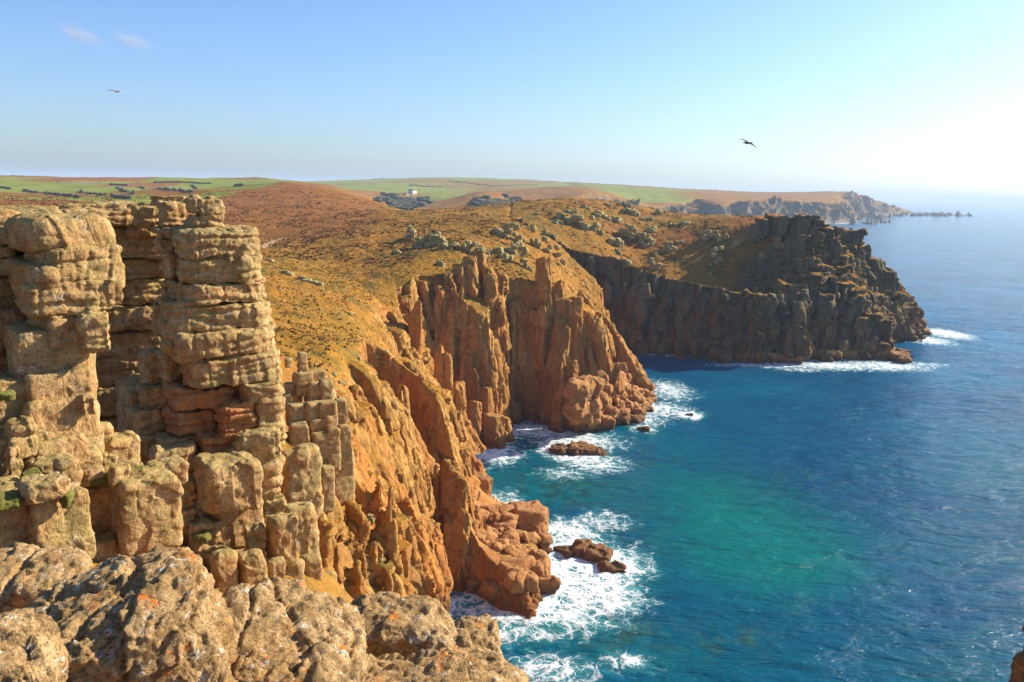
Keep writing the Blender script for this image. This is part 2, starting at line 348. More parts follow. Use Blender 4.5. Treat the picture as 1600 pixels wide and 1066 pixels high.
# ------------------------------------------------------------------ ground material
def ground_mat(name, rockspec, rbump=1.):
    t = NT(name); P = t.pos()
    n1 = t.noise(P, .05, 8, .62); n2 = t.noise(P, .6, 6, .65); n3 = t.noise(P, 4.0, 4, .7)
    ca = t.node('Attribute', attribute_name='cover'); sp = t.node('SeparateColor'); t.set(sp.inputs[0], ca.outputs['Color'])
    heath, green, rockm = sp.outputs
    gold = t.mix(t.ramp(n2, [(.35, 0.), (.65, 1.)]), (.37, .165, .016), (.22, .14, .018))
    gold = t.mix(t.ramp(n1, [(.4, 0.), (.65, .7)]), gold, (.43, .17, .022))
    n4 = t.noise(t.map(P, loc=(40, 3, 1)), .16, 7, .68)
    gold = t.mix(t.ramp(n4, [(.5, 0.), (.62, .75)]), gold, (.12, .10, .025))
    gold = t.mix(t.ramp(n3, [(.32, .85), (.55, 0.)]), gold, (.10, .06, .014))
    hcol = t.mix(t.ramp(n2, [(.35, 0.), (.62, 1.)]), (.20, .055, .014), (.31, .12, .022))
    hcol = t.mix(t.ramp(n4, [(.46, 0.), (.6, .8)]), hcol, (.30, .16, .03))
    hcol = t.mix(t.ramp(t.noise(P, .09, 8, .75), [(.56, 0.), (.66, .7)]), hcol, (.10, .045, .02))
    hcol = t.mix(t.ramp(n3, [(.33, .8), (.52, 0.)]), hcol, (.07, .035, .015))
    hm = t.ramp(t.math('ADD', heath, t.math('MULTIPLY', t.math('SUBTRACT', n1, .5), 2.2)), [(.42, 0.), (.6, 1.)])
    col = t.mix(hm, gold, hcol)
    gcol = t.mix(t.ramp(n1, [(.4, 0.), (.6, 1.)]), (.17, .21, .025), (.24, .25, .04))
    col = t.mix(green, col, gcol)
    col = t.mix(t.math('MULTIPLY', t.ramp(t.noise(P, .25, 5, .7), [(.62, 0.), (.7, 1.)]), .5), col, (.34, .20, .09))
    rcol, rh = rock_nodes(t, P, **rockspec)
    nz = t.node('SeparateXYZ'); t.set(nz.inputs[0], t.node('NewGeometry').outputs['Normal'])
    stp = t.ramp(t.math('ADD', nz.outputs[2], t.math('ADD', t.math('MULTIPLY', t.math('SUBTRACT', n2, .5), .45), t.math('MULTIPLY', t.math('SUBTRACT', n3, .5), .3))), [(.60, 1.), (.72, 0.)])
    py = t.node('SeparateXYZ'); t.set(py.inputs[0], P)
    # the lowest twenty metres of the near cliffs are iron-stained
    iron = t.math('MULTIPLY', t.mr(py.outputs[2], 27, 8), t.ramp(t.noise(P, .16, 6, .65), [(.38, 0.), (.6, .6)]))
    rcol = t.mix(iron, rcol, t.mix(t.ramp(n2, [(.4, 0.), (.6, 1.)]), (.34, .10, .025), (.22, .075, .025)))
    rcol = t.mix(t.mr(py.outputs[1], 450, 700), rcol, t.mix(t.ramp(n1, [(.4, 0.), (.6, 1.)]), (.09, .075, .05), (.20, .15, .09)))
    spk = t.math('MULTIPLY', t.ramp(t.vor(P, .42), [(.06, 1.), (.14, 0.)]), t.ramp(n1, [(.46, 0.), (.56, 1.)]))
    col = t.mix(t.math('MULTIPLY', spk, .7), col, (.46, .38, .24))
    rm = t.math('MAXIMUM', t.math('MULTIPLY', t.math('MINIMUM', rockm, 1.), stp), t.mr(rockm, 1., 1.7))
    col = t.mix(rm, col, rcol)
    t.set(t.b.inputs['Base Color'], col); t.b.inputs['Roughness'].default_value = .95; t.b.inputs['Specular IOR Level'].default_value = .1
    gh = t.math('ADD', t.math('MULTIPLY', n2, .8), t.math('MULTIPLY', n3, .34))
    h = t.math('ADD', t.math('MULTIPLY', gh, t.math('SUBTRACT', 1., rm)), t.math('MULTIPLY', t.math('MULTIPLY', rh, rm), rbump))
    t.set(t.b.inputs['Normal'], t.bump(h, .55)); return t.m
RS_CLIFF = dict(cols=[(.46, .20, .045), (.58, .32, .085), (.31, .14, .04)], sc=.5, lichen=(.30, .25, .09), lich=.3, orange=.35, white=0., streak=.6, dark=.35, joints=.5, ocol=(.55, .17, .02))
RS_HEAD = dict(cols=[(.155, .115, .07), (.20, .15, .09), (.11, .085, .055)], sc=.6, lichen=(.22, .21, .08), lich=.55, orange=.15, white=0., green=.3, streak=.0, dark=.55, joints=.5, ocol=(.40, .12, .02))
M_GROUND = ground_mat('ground', RS_CLIFF, .6)
M_GROUNDH = ground_mat('ground_headland', RS_HEAD, .8)

def cover_at(x, y, z, st, d):
    """red heather, green pasture, bare rock allowed"""
    ang = x / np.maximum(y, 20)
    heath = .18 + .55 * ss(225, 262, y) * ss(-.12, -.20, ang) + .5 * ss(-.1, -.3, ang) * ss(250, 300, y)
    heath = np.where((y > 345) & (y < 600) & (ang > 0.04), .55, heath)
    heath = np.where((y > 600) & (ang > -.28), .5, heath)
    heath = heath - .35 * ss(.1, .5, noise(cl(x * .012, y * .012, 0 * x + 8))) * (y > 250)
    fn = cells(cl(x * .0042 + .3 * y * .001, y * .0032), 5)[0]
    edge = np.interp(ang, [-.8, -.64, -.48, -.375, -.30, -.27], [320, 335, 365, 430, 600, 760])
    wob = noise(cl(x * .02, y * .02, 0 * x))
    gl = ss(0, 12, y - edge - 25 * wob) * (ang < -.268 + .008 * wob) * (.25 + .75 * (fn > .22)) * (z > 44)
    gl = gl * ss(.42, .5, .66 + .5 * noise(cl(x * .012, y * .006, 0 * x + 4)) - .35 * ss(700, 1100, y) * ss(-.3, -.5, ang))
    gf = (y > 1450) * ss(1450, 1600, y) * (ang > -.28) * ss(.24, .17, ang + .03 * noise(cl(x * .006, y * .006, 0 * x))) * (z > 42) * (.3 + .7 * (fn > .28))
    vf = np.exp(-(((x + 105) / 45) ** 2 + ((y - 1290) / 110) ** 2)) * 1.3
    green = np.clip(gl + gf + vf, 0, 1)
    rk = np.clip(ss(14, 2, d) + np.where(st, 1, 0), 0, 1) + ss(13, 7, z) * (y > 50) + ss(46, 38, y)
    return np.stack([np.clip(heath, 0, 1), green, rk, np.ones_like(x)], 1)

# ------------------------------------------------------------------ terrain mesh
# three boxes of coast are rebuilt below at finer grain; the wide sheet dips beneath them
BOXES = [(-62, 16, 34, 128), (-62, 64, 112, 292), (-4, 218, 276, 400)]
FARBOX = (130, 1900, 1270, 3600)
def inbox(x, y, b, m=4.):
    return ss(0, m, x - b[0]) * ss(0, m, b[1] - x) * ss(0, m, y - b[2]) * ss(0, m, b[3] - y)
xs = axis(-6000, -72, 222, 3500, .9, 1.02); ys = axis(-400, 30, 425, 8000, .9, 1.012)
X, Y = np.meshgrid(xs, ys); x, y = X.ravel(), Y.ravel()
dip = np.max([inbox(x, y, b, 5.) for b in BOXES], 0) + 8 * inbox(x, y, FARBOX, 60.)
z, e, d, st = land(x, y, True, 4.5 * np.max([inbox(x, y, b, 5.) for b in BOXES], 0) + 30 * inbox(x, y, FARBOX, 60.))
terr = new_mesh('terrain', cl(x, y, z - 1.5 * dip), grid_faces(len(xs), len(ys)), M_GROUND, attrs={'cover': cover_at(x, y, z, st, d)})
tag(terr, 'moorland, fields and rough cliff slopes along the coast', 'terrain', kind='structure')
# ------------------------------------------------------------------ the sea
SK = [(890, 706, 5.5, 1.9), (912, 868, 3.6, 1.8), (955, 892, 2.4, 1.0), (1005, 672, 2., 1), (1080, 650, 1.5, .6)]
xs2 = axis(-60000, -25, 235, 60000, .7, 1.035); ys2 = axis(-3000, 82, 400, 60000, .7, 1.03)
X2, Y2 = np.meshgrid(xs2, ys2); x2, y2 = X2.ravel(), Y2.ravel()
dn = np.full(len(x2), -5000.); nm = (np.abs(x2) < 3500) & (y2 > -200) & (y2 < 6000)
dn[nm] = coast_d(x2[nm], y2[nm])[0]
ds = -dn
for u, v, r, h in SK:
    c = sea(u, v); ds = np.minimum(ds, np.hypot(x2 - c[0], y2 - c[1]) - r)
pn = cl(x2, y2, 0 * x2)
rough_ = .55 + .45 * noise(pn * .03 + 5)
def fb(u, v, rx, ry, a=1., rot=0.):
    c = sea(u, v); dx = x2 - c[0]; dy = y2 - c[1]; cr, sr = math.cos(rot), math.sin(rot)
    return a * np.exp(-(((dx * cr + dy * sr) / rx) ** 2 + ((-dx * sr + dy * cr) / ry) ** 2))
foam = np.zeros(len(x2))
for b in [(830, 672, 15, 7), (760, 705, 8, 10), (720, 725, 4, 7), (900, 690, 12, 9, .8), (930, 725, 8, 7, .75), (880, 740, 7, 5, .5), (1020, 640, 12, 10, .8), (1045, 610, 8, 14, .7), (1005, 655, 7, 8, .7), (1065, 650, 6, 5, .5), (960, 590, 6, 14, .6),
          (790, 790, 4, 8, .75), (890, 830, 6, 6, .9), (900, 860, 6, 6, 1.), (900, 900, 7, 8, 1.25), (930, 930, 7, 6, 1.15), (860, 960, 8, 4, .9), (780, 960, 9, 4, .7), (700, 945, 5, 4, .8), (740, 985, 9, 5, .7), (940, 815, 6, 6, .6), (860, 1050, 7, 4, .7), (980, 1035, 4, 2.5, .6),
          (960, 880, 5, 7, .8), (900, 975, 8, 3, .6), (830, 990, 10, 3, .5), (1000, 880, 3, 8, .5),
          (1300, 572, 26, 8, .85), (1200, 572, 22, 4, .8), (1380, 572, 18, 9, .9), (1440, 570, 12, 5, .6), (1480, 522, 9, 14, 1.2), (1450, 532, 10, 12, .9), (1250, 578, 9, 4, .6), (1140, 570, 12, 2.5, .5), (1060, 556, 16, 2.5, .5), (960, 552, 10, 2.5, .55)]:
    foam = np.maximum(foam, fb(*b))
foam = foam + .75 * ss(3.2, 0., np.abs(ds)) * rough_ * (y2 < 420)
farc = ss(40, 0, ds) * (y2 > 1200) * .8 * (noise(pn * .012) > -.15)
c = sea(1480, 334); farc = np.maximum(farc, .9 * np.exp(-(((x2 - c[0]) / 260) ** 2 + ((y2 - c[1]) / 50) ** 2)))
foam = np.clip(foam + farc, 0, 1.3)
shal = fb(1180, 830, 19, 20, .8) + fb(1110, 760, 12, 16, .4) + fb(870, 760, 14, 14, .45) + fb(1220, 890, 14, 9, .4) + fb(900, 1010, 12, 6, .3) + .30 * ss(9, 0, ds) 
reef = fb(1155, 1000, 6, 3.2, .8, .3) + fb(880, 760, 11, 14, .75) + fb(1010, 720, 9, 6, .35) + fb(1000, 840, 10, 9, .45) + fb(1250, 760, 20, 16, .4) + fb(940, 985, 8, 5, .5) + fb(1000, 985, 10, 8, .4)
near_ = ss(900, 350, y2) * ss(-300, -100, x2) * (x2 < 600)
h = (fbm(cl(x2 * .055 + y2 * .02, y2 * .11 - x2 * .03, 0 * x2), 4) * .42 + noise(cl(x2 * .35, y2 * .6, 0 * x2)) * .10) * near_
h = h + .8 * np.clip(foam, 0, 1) * np.abs(fbm(pn * .4, 3)) + .1 * foam
sea_att = np.stack([np.clip(foam, 0, .86), np.clip(shal, 0, 1), np.clip(reef, 0, 1), np.ones_like(foam)], 1)

t = NT('sea_water'); P = t.pos()
ca = t.node('Attribute', attribute_name='water'); sp = t.node('SeparateColor'); t.set(sp.inputs[0], ca.outputs['Color'])
fo, sh, rf = sp.outputs
# colour of the water body over deep bed, sand and weed
n0 = t.noise(P, .02, 5, .6); n1 = t.noise(P, .13, 6, .62); n2 = t.noise(P, .9, 4, .6)
dist = t.node('VectorMath', operation='LENGTH'); t.set(dist.inputs[0], P)
deep = t.mix(t.mr(dist.outputs['Value'], 150, 420), (.000, .082, .125), (.000, .13, .27))
deep = t.mix(t.ramp(n0, [(.38, 0.), (.62, 1.)]), deep, (.000, .06, .14))
col = t.mix(t.mr(t.math('ADD', sh, t.math('MULTIPLY', t.math('SUBTRACT', n1, .5), .9)), .05, .85), deep, (.000, .135, .13))
rfm = t.math('MULTIPLY', t.ramp(t.noise(P, .28, 5, .6), [(.45, 0.), (.6, 1.)]), rf)
col = t.mix(t.math('MULTIPLY', rfm, 1.), col, (.012, .045, .045))
stn = t.math('MULTIPLY', t.ramp(t.vor(P, .42), [(.25, 1.), (.6, 0.)]), rf)
col = t.mix(t.math('MULTIPLY', stn, .35), col, (.05, .17, .10))
# foam: lace of curling threads that closes to solid white
wp = t.node('VectorMath', operation='ADD'); wn = t.node('TexNoise'); t.set(wn.inputs['Vector'], P); wn.inputs['Scale'].default_value = .22; wn.inputs['Detail'].default_value = 4
wsc = t.node('VectorMath', operation='SCALE'); t.set(wsc.inputs[0], wn.outputs['Color']); wsc.inputs['Scale'].default_value = 4.5
t.set(wp.inputs[0], P); t.set(wp.inputs[1], wsc)
lace1 = t.vor(t.map(wp.outputs[0], (1, 1, 0)), .34, 'DISTANCE_TO_EDGE'); lace2 = t.vor(t.map(wp.outputs[0], (1.2, 1.2, 0)), 1.0, 'DISTANCE_TO_EDGE')
ln = t.noise(t.map(wp.outputs[0], (1, 1, 0)), .55, 6, .68)
lace = t.math('MAXIMUM', t.ramp(lace1, [(0., 1.), (.22, 0.)]), t.math('MULTIPLY', t.ramp(lace2, [(0., 1.), (.3, 0.)]), .85))
cov = t.math('ADD', t.math('ADD', fo, t.math('MULTIPLY', t.math('SUBTRACT', ln, .5), 2.1)), t.math('MULTIPLY', t.math('SUBTRACT', lace, .5), .75))
gate = t.mr(fo, .06, .3)
fm = t.math('MULTIPLY', t.mr(cov, .5, 1.0), gate)
# whitecaps out at sea
wc = t.noise(t.map(P, (.035, .16, 0), rot=(0, 0, .25)), 1., 6, .7)
wcm = t.math('MULTIPLY', t.ramp(wc, [(.715, 0.), (.74, .8)]), t.mr(dist.outputs['Value'], 180, 330))
fm = t.math('MAXIMUM', fm, wcm)
milk = t.math('MULTIPLY', t.mr(t.math('ADD', fo, t.math('MULTIPLY', t.math('SUBTRACT', ln, .5), .8)), .15, 1.), .8)
col = t.mix(milk, col, (.10, .42, .42))
col = t.mix(fm, col, (.74, .78, .79))
t.set(t.b.inputs['Base Color'], col)
t.set(t.b.inputs['Roughness'], t.mr(fm, 0, 1, .12, .8))
t.b.inputs['IOR'].default_value = 1.17; t.b.inputs['Specular IOR Level'].default_value = .4
wv1 = t.noise(t.map(P, (.10, .30, 0), rot=(0, 0, .22)), 1., 6, .6, .4); wv2 = t.noise(t.map(P, (.5, 1.1, 0), rot=(0, 0, -.15)), 1., 5, .62, .3)
hh = t.math('ADD', t.math('MULTIPLY', wv1, 2.2), t.math('ADD', t.math('MULTIPLY', wv2, .55), t.math('MULTIPLY', fm, .25)))
t.set(t.b.inputs['Normal'], t.bump(hh, .6))
M_SEA = t.m
so_ = new_mesh('sea', cl(x2, y2, h), grid_faces(len(xs2), len(ys2)), M_SEA, attrs={'water': sea_att})
tag(so_, 'turquoise and deep blue sea with white foam along the rocks', 'sea', kind='structure')
# ------------------------------------------------------------------ rocks: rounded convex blocks cut by joint planes, weathered by noise
_lat = {}
def lattice(nx, ny, nz):
    k = (nx, ny, nz)
    if k in _lat: return _lat[k]
    ids = -np.ones((nx + 1, ny + 1, nz + 1), np.int64)
    g = np.stack(np.meshgrid(np.arange(nx + 1), np.arange(ny + 1), np.arange(nz + 1), indexing='ij'), -1)
    sf = (g[..., 0] == 0) | (g[..., 0] == nx) | (g[..., 1] == 0) | (g[..., 1] == ny) | (g[..., 2] == 0) | (g[..., 2] == nz)
    ids[sf] = np.arange(sf.sum()); V = g[sf] / np.array((nx, ny, nz)) * 2. - 1
    Fs = []
    def q(a, flip):
        f = np.stack([a[:-1, :-1], a[1:, :-1], a[1:, 1:], a[:-1, 1:]], -1).reshape(-1, 4)
        Fs.append(f[:, ::-1] if flip else f)
    q(ids[:, :, 0], True); q(ids[:, :, nz], False); q(ids[:, 0, :], False); q(ids[:, ny, :], True); q(ids[0], True); q(ids[nx], False)
    _lat[k] = (V, np.concatenate(Fs)); return _lat[k]

def rock(c, h, yaw=0., p=12, res=.3, jit=.12, chamf=3, taper=0., lean=(0, 0), rng=None, cut=.86, tilt=None, extra=()):
    """c centre, h half sizes, yaw about z; returns vertices, normals, faces"""
    rng = rng or np.random.RandomState(random.randrange(10 ** 6)); h = np.array(h, float)
    n = np.clip(np.ceil(2 * h / res * .9), 4, 150).astype(int)
    V, Fc = lattice(*n); q = V * h; u = q / np.linalg.norm(q, axis=1)[:, None]
    N = []; D = []
    for ax in range(3):
        for s in (-1, 1):
            m = np.zeros(3); m[ax] = s; m += rng.normal(0, jit * .5, 3) * (np.array((1, 1, .6)) if ax < 2 else (.5, .5, 1)); m /= np.linalg.norm(m)
            N.append(m); D.append(h[ax] * (1 + rng.uniform(-.06, .04)))
    for k in range(chamf):
        s = rng.choice((-1, 1), 3) * rng.uniform((.2, .2, .0), (1, 1, 1)); m = s / h; m /= np.linalg.norm(m)
        N.append(m); D.append((np.abs(m) * h).sum() * rng.uniform(cut - .12, cut + .04))
    for m, d in extra:
        m = np.array(m, float); m /= np.linalg.norm(m); N.append(m); D.append((np.abs(m) * h).sum() * d)
    N = np.array(N); D = np.array(D)
    a = np.maximum(u @ N.T / D, 0); sm = (a ** p).sum(1); r = sm ** (-1. / p)
    P = u * r[:, None]; w_ = a ** (p - 1) / D; nn = w_ @ N; nn /= np.linalg.norm(nn, axis=1)[:, None] + 1e-9
    if taper:
        k = 1 + taper * P[:, 2:3] / h[2]; P[:, :2] *= k
    P[:, 0] += lean[0] * P[:, 2]; P[:, 1] += lean[1] * P[:, 2]
    cy, sy = math.cos(yaw), math.sin(yaw); M = np.array(((cy, -sy, 0), (sy, cy, 0), (0, 0, 1)))
    P = P @ M.T; nn = nn @ M.T
    if tilt is not None:   # rotation about a horizontal axis (axis angle, amount)
        T = np.array(Matrix.Rotation(tilt[1], 3, Vector((math.cos(tilt[0]), math.sin(tilt[0]), 0)))); P = P @ T.T; nn = nn @ T.T
    return P + np.array(c), nn, Fc

def weather(P, n, amp, fr, bands=0., pits=0., fac=.5, seed=0):
    q = P * fr + seed * 3.7
    d = fbm(q, 4) * amp
    d += ridged(q * .45 + 50, 2) * amp * .6
    if bands:
        wz = P * (fr * .22, fr * .22, fr * 1.5) + seed; wz[:, 2] += .5 * noise(q * .3)
        b = noise(wz); d -= bands * amp * np.clip(.35 - np.abs(b), 0, 1) * 2.4
        v = noise(P * (fr * .9, fr * .9, fr * .12) + 77); d -= bands * amp * np.clip(.14 - np.abs(v), 0, 1) * 3
    if fac:
        d += fac * amp * facet(P * (fr * .8, fr * .8, fr * .45), .7, 3) + fac * .4 * amp * facet(P * fr * 2.1, .7, 5)
    if pits:
        d -= pits * amp * ss(.25, .6, noise(q * .8 + 9))
    return P + n * d[:, None]
class Pile:
    def __init__(s): s.V = []; s.N = []; s.F = []; s.n = 0
    def add(s, r):
        s.V.append(r[0]); s.N.append(r[1]); s.F.append(r[2] + s.n); s.n += len(r[0]); return s
    def build(s, name, mat, amp=.1, fr=1., parent=None, **k):
        V = weather(np.concatenate(s.V), np.concatenate(s.N), amp, fr, **k)
        return new_mesh(name, V, np.concatenate(s.F), mat, parent)

def pspec(u0, v0, u1, v1, Y, thick=1.2, Yb=None, psi=.5, res=None, **k):
    """a block whose face fills the given photo rectangle at depth Y, with real thickness; psi = turn of the face to the right"""
    uc = (u0 + u1) / 2; T = at(uc, v0, Y); B = at(uc, v1, Yb if Yb else Y)
    sc = Y / F; hx = (u1 - u0) / 2 * sc; top = T[2]; bot = at(uc, v1, Y)[2] if not Yb else B[2]
    hz = (top - bot) / 2
    va = math.atan2(T[0], T[1]); hx *= 1.0 / max(.8, math.cos(va))
    yaw = -va + psi
    # a box turned by psi shows hx*cos + hy*sin; keep the outline
    hy = hx * thick if thick > 0 else -thick
    c_, s_ = abs(math.cos(psi)), abs(math.sin(psi))
    f = hx / (hx * c_ + min(hy, hx * 2) * s_)
    hx2 = hx * f * 1.01; hy2 = hy * (f if thick > 0 else 1)
    lean = (0, 0)
    if Yb:
        k_ = (T[1] - B[1]) / (2 * hz); xk = (T[0] - B[0]) / (2 * hz)
        ly = k_; lx = xk; cy, sy = math.cos(-yaw), math.sin(-yaw); lean = (cy * lx - sy * ly, sy * lx + cy * ly)
    dirv = np.array((math.sin(va), math.cos(va), 0))
    c = (T + B) / 2; c[2] = (top + bot) / 2; c = c + dirv * hy2 * .9
    res = res or max(.012, 1.25 * Y / 804)
    return rock(c, (hx2, hy2, hz * 1.0), yaw=yaw, res=res, lean=lean, **k)

def solid_box(b, step, zb=-5.):
    """the land inside a plan rectangle as a closed solid"""
    xs = np.arange(b[0], b[1] + step, step); ys = np.arange(b[2], b[3] + step, step); nx, ny = len(xs), len(ys)
    X, Y = np.meshgrid(xs, ys); x, y = X.ravel(), Y.ravel(); z = np.maximum(land(x, y)[0], zb + .5)
    T = grid_faces(nx, ny); n = nx * ny; i = np.arange(n).reshape(ny, nx)
    loop = np.concatenate([i[0, :-1], i[:-1, -1], i[-1, :0:-1], i[:0:-1, 0]]); nl = np.roll(loop, -1)
    side = np.stack([loop + n, nl + n, nl, loop], 1)
    return np.concatenate([cl(x, y, z), cl(x, y, zb)]), np.concatenate([T, T[:, ::-1] + n, side])
def fuse(name, b, step, vox, pile, mat, amp, cell, label, hz=.35, mg=4., S=1., sth=(.82, .55)):
    """land and its joint columns welded into one skin, then broken into flat faces"""
    V, Fc = solid_box(b, step, -5. * S ** .5); n = len(V)
    if pile.V: V = np.concatenate([V] + pile.V); Fc = np.concatenate([Fc, np.concatenate(pile.F) + n])
    tmp = new_mesh('tmp', V, Fc, mat); m = tmp.modifiers.new('r', 'REMESH'); m.mode = 'VOXEL'; m.voxel_size = vox; m.adaptivity = 0
    dg = bpy.context.evaluated_depsgraph_get(); em = tmp.evaluated_get(dg).to_mesh()
    nv, nf = len(em.vertices), len(em.polygons)
    P = np.empty(nv * 3, np.float32); em.vertices.foreach_get('co', P); P = P.reshape(-1, 3).astype(float)
    N = np.empty(nv * 3, np.float32); em.vertices.foreach_get('normal', N); N = N.reshape(-1, 3)
    lt = np.empty(nf, np.int32); em.polygons.foreach_get('loop_total', lt); assert (lt == 4).all()
    Q = np.empty(nf * 4, np.int32); em.loops.foreach_get('vertex_index', Q); Q = Q.reshape(-1, 4)
    tmp.evaluated_get(dg).to_mesh_clear(); me = tmp.data; bpy.data.objects.remove(tmp); bpy.data.meshes.remove(me)
    lz, e, d, st = land(P[:, 0], P[:, 1])
    steep = ss(*sth, N[:, 2]); ib = inbox(P[:, 0], P[:, 1], b, mg)
    sc = np.array((1 / cell, 1 / cell, hz / cell))
    wq = P + .35 * cell * np.stack([noise(P / cell * .5 + s) for s in (1, 9, 17)], 1)
    D = amp * (.75 * facet(wq * sc, .9, 1) + .38 * facet(wq * sc * 2.3, .8, 2) + .15 * facet(P * sc * (5.5, 5.5, 9), .8, 4)) + amp * .35 * fbm(P / cell * .9, 3)
    crack = np.abs(noise(P * (1.1 / cell, 1.1 / cell, .16 / cell) + 40)); D -= amp * .8 * ss(.10, .0, crack)
    D = D * steep + (1 - steep) * (fbm(P * .8 / S, 3) * .16 + fbm(P * 2.6 / S, 2) * .06) * S
    # vertical faces move sideways, flat ground up and down
    P = P + N * (D * ib)[:, None]
    P[:, 2] -= (1 - ib) * .8 * S
    keep = (P[:, 2] > -2.5 * S ** .5); fk = keep[Q].all(1) & (inbox(P[:, 0], P[:, 1], b, .3)[Q] > .02).any(1); Q = Q[fk]
    used = np.unique(Q); rm = -np.ones(nv, np.int64); rm[used] = np.arange(len(used)); Q = rm[Q]
    P = P[used]; cv = cover_at(P[:, 0], P[:, 1], lz[used], st[used], d[used])
    cv[:, 2] = np.maximum(cv[:, 2], np.clip(steep[used] * 1.3, 0, 1) * ss(34 * S, 24 * S, d[used]))
    # rock wherever the skin is a column above the soil or the cliff itself
    cv[:, 2] = np.maximum(cv[:, 2], ss(.5, 1.2, P[:, 2] - lz[used]) * (S == 1))
    print(name, len(P))
    return tag(new_mesh(name, P, Q, mat, attrs={'cover': cv}), label, 'cliff', kind='structure')
# ------------------------------------------------------------------ rock materials
M_NEAR = rock_mat('granite_lichen', [(.46, .25, .09), (.60, .40, .17), (.30, .155, .055)], 1.5, (.25, .225, .065), .55, orange=.3, white=.35, bumpd=.085, dark=.7)
M_FORE = rock_mat('granite_crust', [(.40, .23, .085), (.53, .36, .17), (.18, .095, .035)], 3.4, (.30, .20, .06), .25, orange=1., white=.85, bumpd=.045, dark=1., ocol=(.68, .17, .008))
M_STAIN = rock_mat('granite_iron_stain', [(.42, .13, .04), (.50, .24, .09), (.32, .15, .05)], 1.4, (.28, .25, .09), .25, orange=.9, white=.15, bumpd=.08, dark=.5, ocol=(.55, .11, .015))
M_CLIFF = rock_mat('granite_cliff', [(.46, .20, .065), (.56, .29, .11), (.38, .20, .08)], .42, (.30, .25, .09), .35, orange=.35, white=.0, streak=.55, bumpd=.3, dark=.35, joints=.5, ocol=(.55, .17, .02))
M_HEAD = rock_mat('granite_headland', [(.26, .16, .08), (.34, .22, .11), (.20, .14, .07)], .35, (.22, .22, .09), .6, orange=.25, green=.5, streak=.35, white=0., bumpd=.35, dark=.4, joints=.5)
M_TOR = rock_mat('granite_tor', [(.38, .28, .12), (.48, .35, .14), (.26, .20, .085)], .7, (.29, .28, .10), .7, orange=.1, green=.3, white=.15, bumpd=.18, dark=.4)
M_SHORE = rock_mat('granite_shore', [(.38, .15, .042), (.50, .24, .075), (.24, .10, .035)], .7, (.30, .20, .08), .2, orange=.2, white=0., bumpd=.15, dark=.45)
rg = np.random.RandomState(5)

# ------------------------------------------------------------------ cliffs: pillars traced from the photo, their depth found on the slope behind
def pillar(pile, u0, v0, u1, v1, off=1.2, psi=.45, thick=1.3, Y=None, y0=35, y1=700, **k):
    k.setdefault('extra', [((rg.uniform(-.8, 1.), rg.uniform(-.6, .3), rg.uniform(.25, .6)), rg.uniform(.62, .8))])     # a slanting broken top
    if Y: pile.add(pspec(u0, v0, u1, v1, Y, thick=thick, psi=psi, **k)); return
    uc = (u0 + u1) / 2; vt = v0 + (v1 - v0) * .12
    a = hit(uc, vt, y0, y1); b = hit(uc, v1 - (v1 - v0) * .05, y0, y1)
    if b[1] > y1 * .98 or (a[2] < .01 and b[2] < .01): return
    if a[1] > y1 * .98 or a[1] > b[1] + 25: a = b
    Yt, Yb = a[1] - off, b[1] - off
    H = (v1 - v0) * Yb / F
    Yt = min(max(Yt, Yb), Yb + .38 * H)
    pile.add(pspec(u0, v0, u1, v1, Yt, Yb=Yb, thick=thick, psi=psi, **k))
MID = [ # lit slabs and columns of the middle cliff
 (670, 450, 686, 560), (682, 446, 700, 548), (694, 425, 710, 520), (704, 417, 728, 500), (723, 400, 747, 447), (742, 392, 760, 432), (757, 420, 776, 474), (772, 424, 791, 470), (770, 466, 781, 560),
 (683, 533, 695, 655), (693, 540, 703, 640), (655, 462, 672, 520), (640, 470, 658, 600), (655, 560, 672, 660), (668, 610, 684, 680),
 (721, 565, 738, 640), (735, 575, 752, 640), (708, 600, 726, 690), (700, 640, 722, 700), (728, 625, 750, 692), (746, 605, 770, 670), (752, 650, 790, 690),
 (624, 520, 640, 560), (632, 535, 650, 600), (645, 590, 660, 640), (655, 628, 672, 672), (615, 530, 630, 575),
 (786, 445, 804, 640), (800, 437, 820, 648), (816, 445, 836, 655), (832, 470, 850, 655), (846, 520, 866, 660),
 (838, 395, 862, 475), (843, 440, 868, 535), (860, 434, 876, 530), (872, 452, 892, 590), (886, 462, 908, 590), (902, 476, 926, 590), (920, 490, 943, 575), (863, 531, 886, 665), (880, 560, 904, 665), (898, 580, 920, 650), (925, 540, 948, 600),
 (748, 470, 766, 600), (760, 500, 776, 660), (728, 505, 745, 575), (775, 560, 790, 660)]
mid = Pile()
for s in MID:
    dk = s[:2] in ((786, 445), (800, 437), (816, 445), (832, 470), (846, 520), (748, 470), (760, 500), (728, 505), (775, 560), (640, 470), (655, 560), (645, 590), (655, 628), (655, 462), (757, 420), (708, 600))
    w_ = s[2] - s[0]; pillar(mid, s[0] - 2, s[1], s[2] + 2, s[3] + 14, y0=162, y1=300, off=rg.uniform(-.6, .4) if dk else rg.uniform(1.0, 3.2), psi=rg.uniform(-.35, -.05) if dk else rg.uniform(.7, 1.05), thick=rg.uniform(1.1, 1.7), p=24, jit=.14, chamf=4, taper=-rg.uniform(0, .16), rng=rg)
BUT = [(614, 650, 632, 700), (622, 690, 640, 800), (634, 672, 650, 820), (648, 690, 664, 860), (656, 668, 676, 705), (672, 676, 694, 712), (660, 700, 680, 900), (676, 700, 694, 830), (690, 702, 706, 800), (700, 715, 718, 840), (714, 748, 733, 800),
 (716, 790, 732, 890), (690, 800, 712, 915), (706, 830, 728, 915), (672, 840, 694, 915), (645, 780, 664, 905), (726, 800, 742, 880), (630, 790, 648, 890)]
near = Pile()
